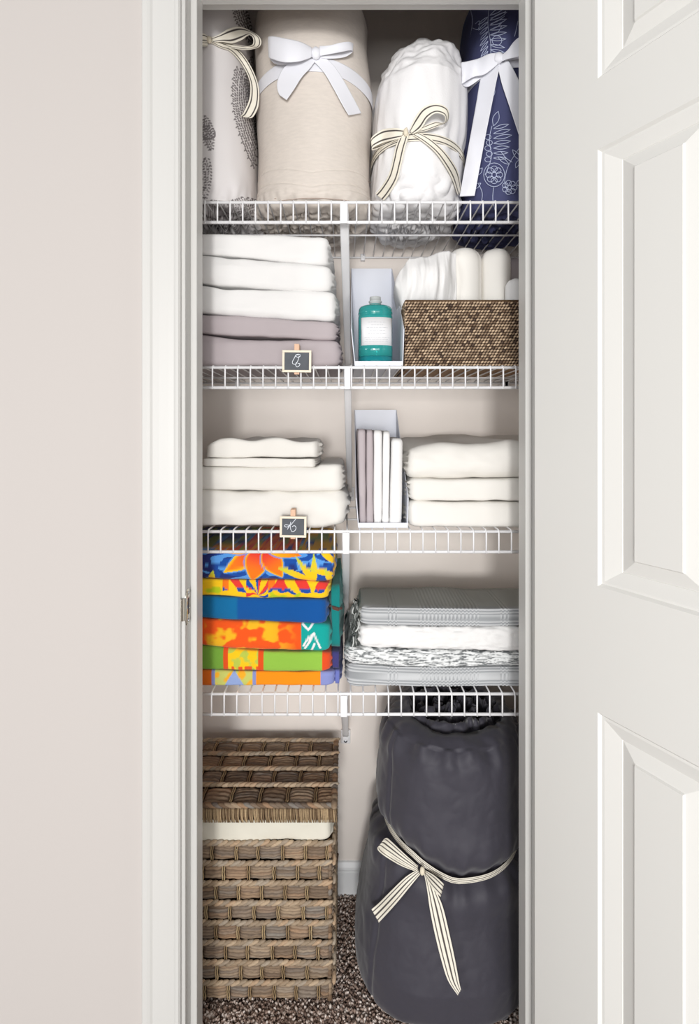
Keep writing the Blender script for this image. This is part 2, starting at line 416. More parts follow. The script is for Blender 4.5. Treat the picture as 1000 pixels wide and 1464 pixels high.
# third shelf, left
Y=1.302
z3=lambda x:1.0345
b1=line([(285,642),(300,634),(315,630),(380,628),(455,630)],Y); b2=line([(285,655),(380,655),(455,655)],Y)
b3=line([(285,667),(380,669),(455,669),(500,668)],Y); b4=line([(285,701),(380,702),(500,703)],Y)
o=folded('folded_pillowcase',XX(291,Y),XX(457,1.34),Y+.004,1.50,off(b2,.0006),b1,M['cream'],seed=3,amp=.004,fq=(8,8,20),layers=3,lay=.003,nx=80,rc=.03,
   extra=lambda v,nn:.0035*max(0,nn[2])*math.sin(v[0]*60+v[1]*22)+.003*n3(v[0]*12,v[1]*18,4))
meta(o,'ivory folded pillowcase with creased top, topmost on the third shelf left stack','bedding','ivory linens on the third shelf left')
o=folded('folded_pillowcase',XX(288,Y),XX(451,Y),Y+.002,1.55,off(b3,.0006),off(b2,-.0004),M['cream'],seed=5,amp=.002,layers=3,lay=.003,nx=70)
meta(o,'thin ivory folded pillowcase, second from the top of the third shelf left stack','bedding','ivory linens on the third shelf left')
o=folded('folded_sheet',XL+.004,XX(490,Y),Y,1.60,off(b4,.0006),poly([(XX(285,Y),b3(XX(285,Y))),(XX(452,Y),b3(0)+.0005),(XX(458,Y),b3(0)+.006),(XX(492,Y),b3(0)+.008)]),M['cream'],seed=8,amp=.003,fq=(7,9,24),layers=4,lay=.004,nx=90,rc=.02)
meta(o,'ivory folded sheet wider than the pillowcases lying on it, third shelf left','bedding','ivory linens on the third shelf left')
o=folded('folded_sheet',XL+.004,XX(496,Y),Y-.002,1.60,z3,off(b4,-.0006),M['cream'],seed=11,amp=.006,fq=(8,9,16),layers=3,lay=.006,nx=100,nf=24,p=.8,rc=.03,
   extra=lambda v,nn:.004*n3(v[0]*9+v[2]*14,v[2]*30-v[0]*10,2))
meta(o,'thick ivory folded sheet at the stack bottom, behind the K chalkboard clip','bedding','ivory linens on the third shelf left')
# third shelf, right
t1=line([(575,640),(600,636),(650,634),(741,632),(790,632)],Y); t2=line([(575,684),(650,685),(790,684)],Y); t3=line([(575,716),(650,718),(790,717)],Y)
XRc=XR-.012
o=folded('folded_comforter_cover',XX(582,1.33),XRc,Y+.004,1.60,off(t2,.0006),off(t1,-.001),M['cream'],seed=21,amp=.005,fq=(6,7,14),p=1.0,rd=1.2,layers=4,lay=.004,nx=90,nf=26,rc=.02,
   extra=lambda v,nn:max(0,nn[2])*(.012*sstep(1.34,1.5,v[1])+.003*math.sin(v[0]*45+v[1]*18))*(1.0)+.0015*n3(v[0]*20,v[1]*20,v[2]*30))
meta(o,'thick ivory folded linen with rumpled shaded top, topmost of the third shelf right stack','bedding','ivory linens on the third shelf right')
o=folded('folded_sheet',XX(588,Y),XRc,Y,1.60,off(t3,.0006),off(t2,-.0006),M['cream'],seed=24,amp=.0028,layers=4,lay=.005,nx=80)
meta(o,'middle ivory folded sheet of the third shelf right stack','bedding','ivory linens on the third shelf right')
o=folded('folded_sheet',XX(585,Y),XRc,Y,1.60,z3,off(t3,-.0006),M['cream'],seed=27,amp=.0028,layers=4,lay=.005,nx=80)
meta(o,'lowest ivory folded sheet of the third shelf right stack, resting on the wire','bedding','ivory linens on the third shelf right')

# ------------------------------------------------------------------ beach towels (fourth shelf left): woven colours per vertex
YT=1.306; KT=F/YT
def uv(v): return CX+v[0]*KT, CY-(v[2]-EZ)*KT     # printed design measured on the towel's own front plane
def petal(u,v,cx,cy,ang,L,Wd):
    dx,dy=u-cx,v-cy; a=dx*math.cos(ang)+dy*math.sin(ang); b=-dx*math.sin(ang)+dy*math.cos(ang)
    if a<0 or a>L: return -1,0
    t=a/L; half=Wd*math.sin(PI*t**.75)*.5
    return half-abs(b), t
Bl,Nv,Ye,Or,Re,Lb,Gr,Tq,Wh=S(20,80,170),S(30,40,110),S(255,205,20),S(255,125,20),S(235,60,50),S(90,160,235),S(150,200,60),S(0,165,165),S(240,240,240)
def c1(v,_):
    u,w_=uv(v); back=v[1]>YT+.012
    if back: u+=30; w_=800-(v[1]-YT)*260
    n=n3(u*.08,w_*.1,3); c=mix(Bl,Nv,sstep(.0,.3,n)*.8)
    if u<312: c=mix(Nv,c,sstep(295,314,u+n*10))
    if w_<836-2*abs(u-330)*.1 and n3(u*.05,w_*.12,9)>.12: c=Lb
    specs=[(372,786,math.radians(148),62,26,0),(372,784,math.radians(104),50,34,1),(378,784,math.radians(58),50,30,1),(378,782,math.radians(14),55,18,2),(366,782,math.radians(176),60,18,2)]
    for cx,cy,an,L,Wd,kd in specs:
        s,t=petal(u,w_,cx,cy,an,L,Wd)
        if s>0: 
            c=mix(Re,Or,sstep(.1,.75,t)); c=mix(Ye,c,sstep(.0,5.5,s)) if kd!=1 else mix(c,Ye,sstep(3.5,0,s)*.8)
            if kd==2: c=mix(Ye,Or,t)
        elif s>-2.2 and s!=-1: c=mix(c,Lb,.7)
    for cx,cy,an,L in ((448,832,-2.75,62),(452,836,-2.2,52),(450,834,-1.6,44),(478,822,-2.9,46),(480,806,-2.4,40),(476,838,-2.0,30),(300,834,-1.3,20)):
        s,t=petal(u,w_,cx,cy,an,L,9)
        if s>0: c=mix(Ye,S(190,215,70),sstep(.3,.9,t)*.8)
    if back and n3(u*.07,w_*.13,1)>.05: c=mix(c,S(150,165,40),.9)
    if back and 345<u-30<425 and n3(u*.06,w_*.1,5)>-.15: c=Re if n3(u*.2,w_*.2,1)>0 else Or
    if back and u-30>430 and n3(u*.06,w_*.16,7)>0: c=S(235,180,20)
    return c
def c2(v,_):
    u,w_=uv(v); n=n3(u*.06,w_*.1,12); c=mix(Ye,S(185,205,20),sstep(.1,.35,n))
    top=832+ (u-290)*.022; bt=top+13+6*n3(u*.07,0,3)
    if u>318 and w_<bt:
        c=Re if w_<top+7+3*n3(u*.1,5,1) else Bl
        uu=u+(w_-top)*(.9*math.sin(u*.07))+6*n3(u*.05,2,2)
        if abs((uu%31)-13)<4.5+ 3*n3(u*.04,8,1)+(bt-w_)*.2: c=Ye if n3(u*.03,1,1)>-.25 else Or
    if 352<u<384 and w_<bt+6: 
        a=math.atan2(w_-(bt+6),u-369); c=Ye if math.sin(a*9)>0 else (Re if math.sin(a*4)>0 else Bl)
    return c
def c3(v,_):
    u,w_=uv(v); return mix(S(0,110,165),S(0,84,160),sstep(337,342,u)) if n3(u*.1,w_*.1,2)<2 else 0
def c4(v,_):
    u,w_=uv(v); n=n3(u*.045,w_*.07,5)+.3*n3(u*.12,w_*.15,8); c=mix(S(248,90,20),S(252,190,30),sstep(-.08,.14,n)*sstep(432,385,u)*sstep(290,300,u))
    if u>431:
        c=S(0,168,160)
        for pts in ([(433,893),(441,901),(448,892)],[(436,928),(443,918),(449,906),(454,918),(458,927)],[(449,906),(440,914),(434,924)],[(446,930),(450,921)]):
            for (a,b),(d,e) in zip(pts,pts[1:]):
                L2=(d-a)**2+(e-b)**2; t=max(0,min(1,((u-a)*(d-a)+(w_-b)*(e-b))/L2)); 
                if math.hypot(u-a-t*(d-a),w_-b-t*(e-b))<1.5: c=Wh
    return c
def c5(v,_):
    u,w_=uv(v); c=S(150,198,72) if u>320 else S(120,170,60)
    if 319<u<326 or 369.5<u<376.5: c=S(232,82,22)
    elif 326<=u<=369.5:
        c=mix(S(252,206,20),S(190,205,80),sstep(0,.2,n3(u*.09,w_*.12,3)))
        if w_>953 and n3(u*.12,1,4)>-.1: c=S(240,90,30)
    elif u>461: c=S(235,80,28)
    return c
def c6(v,_):
    u,w_=uv(v); c=S(255,150,8)
    if u<302: c=S(226,110,14)
    elif u<307 or 361<u<366: c=S(140,150,205)
    elif u<361:
        c=mix(S(205,208,110),S(250,180,40),sstep(0,.3,n3(u*.1,w_*.1,6)))
        if abs(u-335)<(w_-958)*.62: c=S(150,172,222)
    elif u>459: c=S(140,150,210)
    return c
tb=[line([(285,787),(480,789)],YT),line([(285,828),(340,829),(400,829),(480,833)],YT),line([(285,852),(350,855),(470,857)],YT),line([(285,884),(340,888),(470,893)],YT),
    line([(285,923),(340,929),(400,932),(480,934)],YT),line([(285,958),(340,960),(480,961)],YT),(lambda x:.7075)]
te=[477,470,467,472,473,478]
tl=['beach towel with a red and orange tropical flower on blue, topmost of its stack','yellow beach towel with red and blue print, second in the towel stack',
    'plain blue folded beach towel, third in the towel stack','orange and yellow folded beach towel with a teal end, fourth in the towel stack',
    'lime green folded beach towel with red stripes, fifth in the towel stack','orange folded beach towel with lilac stripes, lowest in the towel stack']
cf=[c1,c2,c3,c4,c5,c6]
for i in range(6):
    r=folded('beach_towel',XL+.004,XX(te[i],YT),YT+(.001*(i%2)),1.62,off(tb[i+1],.0007),off(tb[i],-.0007),M['terry'],col=cf[i],seed=40+i,amp=.0022,fq=(10,9,20),
        nx=260,nf=60,p=.5,rd=.55,layers=2,lay=.002)
    meta(r,tl[i],'towel','beach towels on the lowest shelf')
    if i==3:
        q=folded('towel_end',XX(473,YT),XX(487,1.33),YT+.016,1.60,off(tb[4],.002),line([(470,842),(490,838)],YT),M['terry'],r,col=lambda v,_:S(10,130,128),seed=3,nx=12,amp=.004,layers=3,lay=.004,label='teal side fold')
        folded('brown_trim',XX(474,YT),XX(486,1.32),YT+.009,YT+.03,line([(470,872),(490,878)],YT),line([(470,867),(490,873)],YT),M['terry'],q,col=lambda v,_:S(96,62,52),seed=3,nx=8,amp=.001)
    if i==4:
        folded('towel_end',XX(474,YT),XX(486,1.34),YT+.014,1.60,off(tb[5],.0005),off(tb[4],-.002),M['terry'],r,col=lambda v,_:S(62,60,120),seed=5,nx=10,amp=.002,layers=3,label='navy side fold')
    if i==5:
        folded('towel_end',XX(479,YT),XX(486,1.34),YT+.012,1.60,tb[6],off(tb[5],-.002),M['terry'],r,col=lambda v,_:S(110,120,190),seed=6,nx=8,amp=.002,layers=2,label='lilac side fold')

# ------------------------------------------------------------------ throw blankets (fourth shelf right)
Y=1.306; K=F/Y
kb=[line([(500,868),(560,869),(700,871),(800,869)],Y),line([(500,895),(640,896),(800,896)],Y),line([(490,925),(560,928),(640,931),(800,934)],Y),
    line([(490,949),(560,953),(640,955),(700,953),(800,953)],Y),(lambda x:.7075)]
def rib(zf,n):
    def g(v,nn):
        if v[1]>Y+.05 and nn[2]<.5: return 0
        s_=CX+v[0]*K; ph=(zf(v[0])-v[2])*2*PI/.0062
        zig=.8*(sstep(595,605,s_)*sstep(690,680,s_)+(1 if abs(s_-562)<7 else 0)+(1 if abs(s_-722)<6 else 0))
        top=max(0,nn[2]); d=.0011*math.sin(ph+zig*1.6*math.sin(s_*1.15)) if top<.6 else .0006*math.sin(v[1]*2*PI/.009)+ .0005*zig*math.sin(s_*1.2)
        return d
    return g
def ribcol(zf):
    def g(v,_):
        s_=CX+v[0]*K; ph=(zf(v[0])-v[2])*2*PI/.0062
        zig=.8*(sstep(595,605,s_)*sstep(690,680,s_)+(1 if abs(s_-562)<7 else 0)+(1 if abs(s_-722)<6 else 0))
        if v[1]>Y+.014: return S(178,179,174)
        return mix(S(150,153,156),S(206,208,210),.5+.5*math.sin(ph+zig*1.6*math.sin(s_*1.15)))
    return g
def knitextra(v,nn): return rib(kb[0],0)(v,nn)+max(0,nn[2])*(.006*math.exp(-((CX+v[0]*K-642)/30)**2)*sstep(1.33,1.42,v[1]))
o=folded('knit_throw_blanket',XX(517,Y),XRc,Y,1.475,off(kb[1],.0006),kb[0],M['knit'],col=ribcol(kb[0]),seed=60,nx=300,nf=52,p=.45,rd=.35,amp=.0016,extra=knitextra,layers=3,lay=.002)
meta(o,'light grey ribbed knit throw, topmost on the lowest shelf','blanket','throw blankets on the lowest shelf')
def chunky(v,nn):
    return .0022*(n3(v[0]*38+v[2]*20,v[1]*30,v[2]*150)+.6*n3(v[0]*90,v[1]*60,v[2]*220))
o=folded('knit_throw_blanket',XX(516,Y),XRc,Y-.002,1.58,off(kb[2],.0006),off(kb[1],-.0006),M['whiteyarn'],seed=63,nx=220,nf=40,p=.7,amp=.002,extra=chunky,layers=3,lay=.003)
meta(o,'white chunky knit throw between the grey ones on the lowest shelf','blanket','throw blankets on the lowest shelf')
def marlc(v,_):
    n=n3(v[0]*60+v[2]*60,v[1]*90,v[2]*600)+.5*n3(v[0]*200,v[1]*200,v[2]*900); return mix(S(112,116,118),S(236,238,238),sstep(-.32,.16,n))
def marl(v,nn): return .0020*n3(v[0]*60+v[2]*90,v[1]*60,v[2]*330)
o=folded('knit_throw_blanket',XX(498,Y),XRc,Y-.002,1.58,off(kb[3],.0006),off(kb[2],-.0006),M['knit'],col=marlc,seed=66,nx=300,nf=44,p=.7,amp=.002,extra=marl,layers=3,lay=.004)
meta(o,'black and white marled knit throw, third down on the lowest shelf','blanket','throw blankets on the lowest shelf')
# its gathered fringe hangs up along the left ends
q=MB(); rnd=random.Random(5)
for i in range(150):
    y=rnd.uniform(Y+.012,Y+.10); z0=rnd.uniform(ZZ(925,Y),ZZ(868,Y)); x=XX(rnd.uniform(504,511),Y)
    if z0>ZZ(895,Y): x=XX(rnd.uniform(505,513),Y)
    L=rnd.uniform(.012,.03); a=rnd.uniform(-1.2,1.2)
    q.tube(smooth_path([(x,y,z0),(x+.004*math.sin(a*5),y-.006,z0-L*.5),(x+.008*math.sin(a),y-.002+.004*a,z0-L)],3),.0016,5,col=rnd.choice([S(70,74,72),S(120,124,122),S(200,202,200),S(92,96,94)]))
q.build('fringe',M['knit'],o,label='dark mixed yarn fringe')
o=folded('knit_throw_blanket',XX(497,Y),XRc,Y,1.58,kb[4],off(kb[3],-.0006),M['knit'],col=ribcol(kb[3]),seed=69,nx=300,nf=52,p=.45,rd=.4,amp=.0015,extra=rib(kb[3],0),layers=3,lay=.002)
meta(o,'light grey ribbed knit throw lying on the wires at the blanket stack bottom','blanket','throw blankets on the lowest shelf')

# ------------------------------------------------------------------ upright rolled bundles
class Bundle:
    def __init__(s,name,loc,label,cat,group=None): s.root=thing(name,loc,label,cat,group)
    def shape(s,cx,cy,rx,ry,n=2.4): s.cx,s.cy,s.rx,s.ry,s.n=cx,cy,rx,ry,n     # functions of z
    def surf(s,X,Z,lim=.985):
        d=min(lim,abs((X-s.cx(Z))/s.rx(Z))); return s.cy(Z)-s.ry(Z)*(1-d**s.n)**(1/s.n)
    def at(s,px,py,o=.002):
        Y=1.35
        for _ in range(12):
            X,_,Z=P(px,py,Y); Y=.5*Y+.5*(s.surf(X,Z,.985 if o<.006 else .86)-o)
        return P(px,py,Y)
    def body(s,z0,z1,m,nth=200,nz=120,dome=.03,domeb=.01,col=None,disp=None,capamp=.006,turns=4,name='rolled_body',bottom_amp=None,bshr=.12):
        vs=[];fs=[];n=s.n
        def pt(th,z,f=1,zz=None):
            c,s_=math.cos(th),math.sin(th); e=2/n
            return (s.cx(z)+s.rx(z)*f*math.copysign(abs(c)**e,c), s.cy(z)+s.ry(z)*f*math.copysign(abs(s_)**e,s_), z if zz is None else zz)
        for j in range(nz+1):
            z=lerp(z0,z1,j/nz); f=1; 
            if z>z1-dome: t=(z-(z1-dome))/dome; f=1-.28*(1-math.sqrt(max(0,1-t*t)))
            if z<z0+domeb: t=((z0+domeb)-z)/domeb; f=1-bshr*(1-math.sqrt(max(0,1-t*t)))
            for i in range(nth): vs.append(pt(2*PI*i/nth,z,f))
        fs=[(j*nth+i,j*nth+(i+1)%nth,(j+1)*nth+(i+1)%nth,(j+1)*nth+i) for j in range(nz) for i in range(nth)]
        for top,z,j0,f0 in ((0,z0,0,1-bshr),(1,z1,nz,.72)):
            prev=[j0*nth+i for i in range(nth)]; am=(bottom_amp if (bottom_amp is not None and not top) else capamp)
            R=22
            for r in range(1,R):
                k=1-r/R; base=len(vs)
                for i in range(nth):
                    th=2*PI*i/nth; zo=am*(math.sin(2*PI*(k*turns+th/(2*PI))+1.5*n3(math.cos(th)*2,math.sin(th)*2,k*3))+.5*n3(math.cos(th)*5*k,math.sin(th)*5*k,z*3))
                    w=min(1,r/3); vs.append(pt(th,z,f0*k,z+(1 if top else 1)*zo*w+(-.012*w if top else .004*w)))
                for i in range(nth):
                    a,b=prev[i],prev[(i+1)%nth]; c,d=base+(i+1)%nth,base+i; fs.append((a,b,c,d) if top else (d,c,b,a))
                prev=[base+i for i in range(nth)]
            fs.append(tuple(prev) if top else tuple(prev[::-1]))
        if disp: vs=displaced(vs,fs,disp)
        cols=[col(v) for v in vs] if col else None
        s.b=mk(name,vs,fs,m,s.root,cols=cols); return s.b
def K_(c): return lambda z:c

def strip(name, pairs, m, parent, n=7, stripes=None, cols=None, label=None, nw=24, arch=.0):
    """ribbon between two edges; pairs of 3-D points"""
    A=smooth_path([p[0] for p in pairs],n); B=smooth_path([p[1] for p in pairs],n); vs=[];fs=[];cc=[]
    for i,(a,b) in enumerate(zip(A,B)):
        for k in range(nw+1):
            t=k/nw; v=a.lerp(b,t)+Vector((0,-arch*4*t*(1-t),0)); vs.append(v)
            c=S(243,237,222)
            if stripes and any(abs(t-q)<stripes[1] for q in stripes[0]): c=S(74,68,66)
            cc.append(c)
    fs=[(i*(nw+1)+k,i*(nw+1)+k+1,(i+1)*(nw+1)+k+1,(i+1)*(nw+1)+k) for i in range(len(A)-1) for k in range(nw)]
    return mk(name,vs,fs,m,parent,cols=cc,solid=.0009,label=label)
def Q(bn, px,py,o): return bn.at(px,py,o)
def pairs(bn, L):      # (xa,ya,oa, xb,yb,ob) in photo px, o = stand-off from the roll's surface
    return [(Vector(Q(bn,a,b,o)),Vector(Q(bn,c,d,e))) for a,b,o,c,d,e in L]
def band(bn, zf, wid, o, m, name='ribbon', stripes=None, label=None, n=96):
    vs=[];cc=[];nw=24
    e=2/bn.n
    for i in range(n):
        th=2*PI*i/n; c,s_=math.cos(th),math.sin(th); z=zf(th)
        for k in range(nw+1):
            t=k/nw; zz=z+wid*(t-.5)
            x=bn.cx(zz)+(bn.rx(zz)+o)*math.copysign(abs(c)**e,c); y=bn.cy(zz)+(bn.ry(zz)+o)*math.copysign(abs(s_)**e,s_)
            vs.append((x,y,zz)); cc.append(S(74,68,66) if stripes and any(abs(t-q)<stripes[1] for q in stripes[0]) else S(243,237,222))
    fs=[(i*(nw+1)+k,i*(nw+1)+k+1,((i+1)%n)*(nw+1)+k+1,((i+1)%n)*(nw+1)+k) for i in range(n) for k in range(nw)]
    return mk(name,vs,fs,m,bn.b,cols=cc,solid=.001,label=label)
def knot(bn,px,py,o,rx,rz,m,parent,cols=None,ry=.006):
    q=MB(); c=Vector(Q(bn,px,py,o)); q.blob(c,(rx,0,0),(0,ry,0),(0,0,rz),16,10,col=S(232,222,200))
    q.v=[tuple(Vector(v)+Vector((.0015*n3(v[0]*200,v[2]*60,1),0,.0008*n3(v[0]*150,v[2]*150,2)))) for v in q.v]
    return q.build('knot',m,parent)
zdeck=ZZ(289.5,SY0)+.009
# --- paisley quilt
GP='rolled bedding on the top shelf'
bq=Bundle('rolled_quilt',(-.25,1.47,zdeck),'white rolled quilt with grey paisley print, standing leftmost on the top shelf','bedding',GP)
bq.shape(lambda z:lerp(-.292,-.300,sstep(1.7,2.15,z)),K_(1.475),lambda z:lerp(.093,.080,sstep(1.7,2.15,z)),K_(.165),2.5)
motifs=[]
rnd=random.Random(11)
def leafmotif(cx,cy,L,Wd,ang,dens=1.0):
    ca,sa=math.cos(ang),math.sin(ang)
    rows_=int(L/3.6)
    for r in range(rows_):
        t=(r+.5)/rows_; hw=Wd*math.sin(PI*(t**.8))*.5
        k=-hw
        while k<=hw:
            a=(t-.5)*L; x=cx+ca*k-sa*a; y=cy+sa*k+ca*a
            motifs.append((x+rnd.uniform(-.5,.5),y+rnd.uniform(-.5,.5),1.0,1.9,ang+ (k/Wd)*1.6+rnd.uniform(-.3,.3))); k+=3.1
    m_=26
    for i in range(m_):
        t=i/m_; hw=Wd*math.sin(PI*(t**.8))*.5+2
        for sg in (-1,1):
            a=(t-.5)*L; x=cx+ca*sg*hw-sa*a; y=cy+sa*sg*hw+ca*a; 
            if i%2: motifs.append((x,y,1.0,1.9,ang-sg*.9))
leafmotif(352,168,150,30,-.16); leafmotif(348,30,66,16,-.35); leafmotif(296,190,52,15,-.25); leafmotif(294,255,60,12,.05); leafmotif(297,190,20,18,.6)
leafmotif(360,110,60,14,.1)
leafmotif(305,306,40,40,.2); leafmotif(345,302,40,50,-.3); leafmotif(325,325,30,60,1.3)
marr=np.array(motifs)
def paiscol(v):
    px=CX+v[0]*F/v[1]; py=CY-(v[2]-EZ)*F/v[1]; base=S(232,228,228)
    if v[1]>1.5: return base
    dx=px-marr[:,0]; dy=py-marr[:,1]; ca=np.cos(marr[:,4]); sa=np.sin(marr[:,4])
    a=(dx*ca+dy*sa)/marr[:,2]; b=(-dx*sa+dy*ca)/marr[:,3]; d=(a*a+b*b).min()
    return mix(S(126,120,122),base,sstep(.6,1.5,float(d)))
def wr(a,fx,fz,seed): return lambda v,nn:a*(n3(v[0]*fx,v[1]*fx,v[2]*fz+seed)+.4*n3(v[0]*fx*3,v[1]*fx*3+seed,v[2]*fz*3))
def ruff(v,amp,zr,h,seed=0,fz=24,fx=26):
    t=sstep(zr+h,zr,v[2]); return t*amp*.7*(n3(v[0]*fx,v[1]*fx,v[2]*fz+seed)+.6*n3(v[0]*fx*2.2,v[1]*fx*2.2,v[2]*fz*2+seed))
bq.body(zdeck,2.20,M['tint'],nth=420,nz=420,col=paiscol,disp=lambda v,nn:wr(.004,9,6,2)(v,nn)+ruff(v,.012,zdeck,.07,3),bottom_amp=.010)
def ell_band(bn,py,o,px=450):
    z=bn.at(px,py,o)[2]; return lambda th:z
st2=((.22,.78),.068)
rb=band(bq,lambda th:bq.at(305,58,.002)[2],.014,.002,M['grosgrain'],stripes=st2,label='cream ribbon with two dark stripes')
strip('bow_loop',pairs(bq,[(303,54,.010,305,61,.008),(314,49,.016,318,60,.016),(327,41,.022,332,62,.020),(342,38,.030,346,57,.030),(358,44,.036,356,50,.040),(372,54,.040,362,55,.040),(372,66,.030,361,64,.030),(356,71,.016,351,66,.016),(333,69,.010,333,63,.010),(310,62,.006,310,57,.006)]),M['grosgrain'],rb,stripes=st2)
strip('bow_tail',pairs(bq,[(300,60,.006,301,55,.006),(315,68,.006,318,61,.006),(330,74,.007,340,70,.007),(346,92,.008,359,95,.008),(357,116,.010,370,124,.010),(357,140,.012,370,150,.012),(349,160,.012,363,166,.012),(344,166,.012,357,169,.012)]),M['grosgrain'],rb,stripes=st2)
strip('bow_loop',pairs(bq,[(298,52,.008,297,60,.008),(291,48,.02,290,60,.02),(286,50,.03,285,62,.03),(286,58,.03,286,66,.03),(297,61,.01,297,66,.01)]),M['grosgrain'],rb,stripes=st2)
knot(bq,299,57,.008,.005,.007,M['grosgrain'],rb)
# --- linen roll
bl=Bundle('rolled_blanket',(-.074,1.47,zdeck),'oatmeal linen rolled blanket with a wide white satin bow, on the top shelf','bedding',GP)
bl.shape(lambda z:lerp(-.0735,-.079,sstep(2.0,2.1,z)),K_(1.478),lambda z:.1305+.0025*math.sin(z*20),K_(.168),2.25)
def lind(v,nn):
    d=wr(.0035,8,5,7)(v,nn)+ruff(v,.010,zdeck,.055,9,30,34)
    z=v[2]
    for zz,w in ((1.765,.0016),(1.735,.0022),(1.722,.0016)):          # stitched hem ridges near the foot
        zz2=zz+.02*abs(v[0]+.07)/.1; 
        if z<zz2: d+=w*.6
        d-=w*math.exp(-((z-zz2)/.0016)**2)
    return d
def hem():
    q=MB()
    for L in ([(372,268),(400,257),(450,251),(500,254),(531,261)],[(388,279),(410,275),(440,272),(470,272),(500,278),(512,283)],[(372,284),(395,284)],[(376,291),(430,284),(480,285),(529,292)]):
        q.tube([bl.at(v.x,v.y,-.0001) for v in smooth_path([(a,b,0) for a,b in L],6)],.0008,5)
    q.build('hem_stitching',mat('tan_hem_thread',S(186,166,154),.8,.1,400,.0002),bl.b,label='tan hem stitching')
bl.body(zdeck,2.18,M['oat'],nth=300,nz=300,disp=lind,bottom_amp=.008,turns=5,domeb=.035,bshr=.22,dome=.035,capamp=.012)
hem()
rb=band(bl,lambda th:bl.at(450,96,.002)[2]+.006*math.sin(th*3),.030,.002,M['satin'],label='white satin ribbon')
strip('bow_loop',pairs(bl,[(446,68,.014,446,82,.014),(430,60,.026,428,88,.026),(408,55,.036,406,89,.036),(388,52,.040,388,84,.040),(384,56,.030,385,82,.030),(395,70,.016,395,92,.016),(420,76,.010,420,92,.008),(444,76,.008,444,84,.008)]),M['satin'],rb,arch=.003)
strip('bow_loop',pairs(bl,[(457,66,.014,458,80,.014),(472,65,.026,474,77,.022),(488,61,.034,490,74,.03),(500,60,.036,502,72,.034),(505,64,.026,504,75,.026),(492,70,.014,492,82,.014),(470,72,.010,470,84,.010),(456,70,.008,456,82,.008)]),M['satin'],rb,arch=.002)
strip('bow_tail',pairs(bl,[(438,80,.008,452,86,.008),(420,86,.011,444,97,.010),(405,98,.016,432,110,.012),(397,115,.018,421,127,.014),(397,128,.018,412,140,.014),(400,136,.016,410,143,.014)]),M['satin'],rb)
strip('bow_tail',pairs(bl,[(447,86,.008,463,80,.008),(463,103,.009,479,96,.009),(478,128,.012,494,119,.012),(490,150,.013,507,143,.013),(499,165,.013,517,162,.013)]),M['satin'],rb)
knot(bl,452,76,.012,.011,.013,M['satin'],rb,ry=.008)
# --- white roll
bw=Bundle('rolled_comforter',(.16,1.47,zdeck),'puffy white rolled comforter tied with striped cream ribbon, on the top shelf','bedding',GP)
zs=[(1.66,(532,655)),(1.72,(529,658)),(1.80,(531,663)),(1.90,(532,667)),(1.95,(534,667)),(1.985,(536,667)),(2.02,(545,663)),(2.05,(553,659)),(2.07,(558,656)),(2.2,(580,620))]
KW=F/1.45
cxw=poly([(z,((a+b)/2-CX)/KW) for z,(a,b) in zs]); rxw=poly([(z,(b-a)/2/KW) for z,(a,b) in zs])
bw.shape(cxw,lambda z:1.487,rxw,lambda z:.185*rxw(z)/.104,2.2)
def wd(v,nn):
    z=v[2]; th=math.atan2(v[1]-1.487,v[0]-.165)
    d=.005*n3(v[0]*9,v[1]*9,z*6)+.0022*n3(v[0]*45,v[1]*45,z*14)
    top=sstep(1.96,2.03,z); d+=top*.010*(n3(v[0]*24,v[1]*24,z*34)+.4*n3(v[0]*60,v[1]*60,z*70))
    bot=sstep(1.775,1.73,z); d+=bot*(.013 if nn[2]>-.6 else .009)*(abs(n3(v[0]*27,v[1]*27,z*32))*1.5-.3)
    z2=bw.at(585,190,0)[2]; d-=.005*math.exp(-((z-z2)/.02)**2)
    d+=.002*math.sin(th*26+2*n3(th,z*3,1))*math.exp(-((z-z2)/.05)**2)
    return d
bw.body(zdeck,2.082,M['puff'],nth=320,nz=300,disp=wd,bottom_amp=.007,turns=6,dome=.035,capamp=.012,domeb=.05,bshr=.3)
rb=band(bw,lambda th:bw.at(640,203,.002)[2]-.010*math.cos(th)+.004,.0165,.001,M['grosgrain'],stripes=st2,label='cream ribbon with two dark stripes')
strip('bow_loop',pairs(bw,[(578,185,.010,574,197,.008),(565,183,.018,560,201,.016),(548,185,.024,546,205,.024),(534,194,.028,534,211,.028),(531,201,.022,533,215,.022),(540,202,.012,542,212,.012),(560,194,.008,564,202,.008),(576,187,.008,576,195,.008)]),M['grosgrain'],rb,stripes=st2)
strip('bow_loop',pairs(bw,[(586,186,.010,590,192,.008),(594,168,.020,602,185,.014),(606,153,.032,612,170,.026),(624,148,.038,624,162,.034),(640,155,.038,636,166,.036),(641,172,.028,635,176,.030),(626,181,.016,622,174,.020),(606,188,.010,604,181,.012),(588,190,.008,588,186,.008)]),M['grosgrain'],rb,stripes=st2)
strip('bow_tail',pairs(bw,[(573,193,.008,585,192,.008),(566,210,.008,579,214,.008),(562,228,.010,574,236,.010),(556,250,.012,568,258,.012),(545,268,.013,557,277,.013),(537,277,.013,549,287,.013)]),M['grosgrain'],rb,stripes=st2)
strip('bow_tail',pairs(bw,[(590,193,.008,600,190,.008),(604,202,.008,617,199,.008),(622,217,.010,635,215,.010),(636,236,.012,648,232,.012),(647,256,.012,656,248,.012),(655,279,.012,660,273,.012)]),M['grosgrain'],rb,stripes=st2)
knot(bw,581,189,.009,.005,.009,M['grosgrain'],rb)
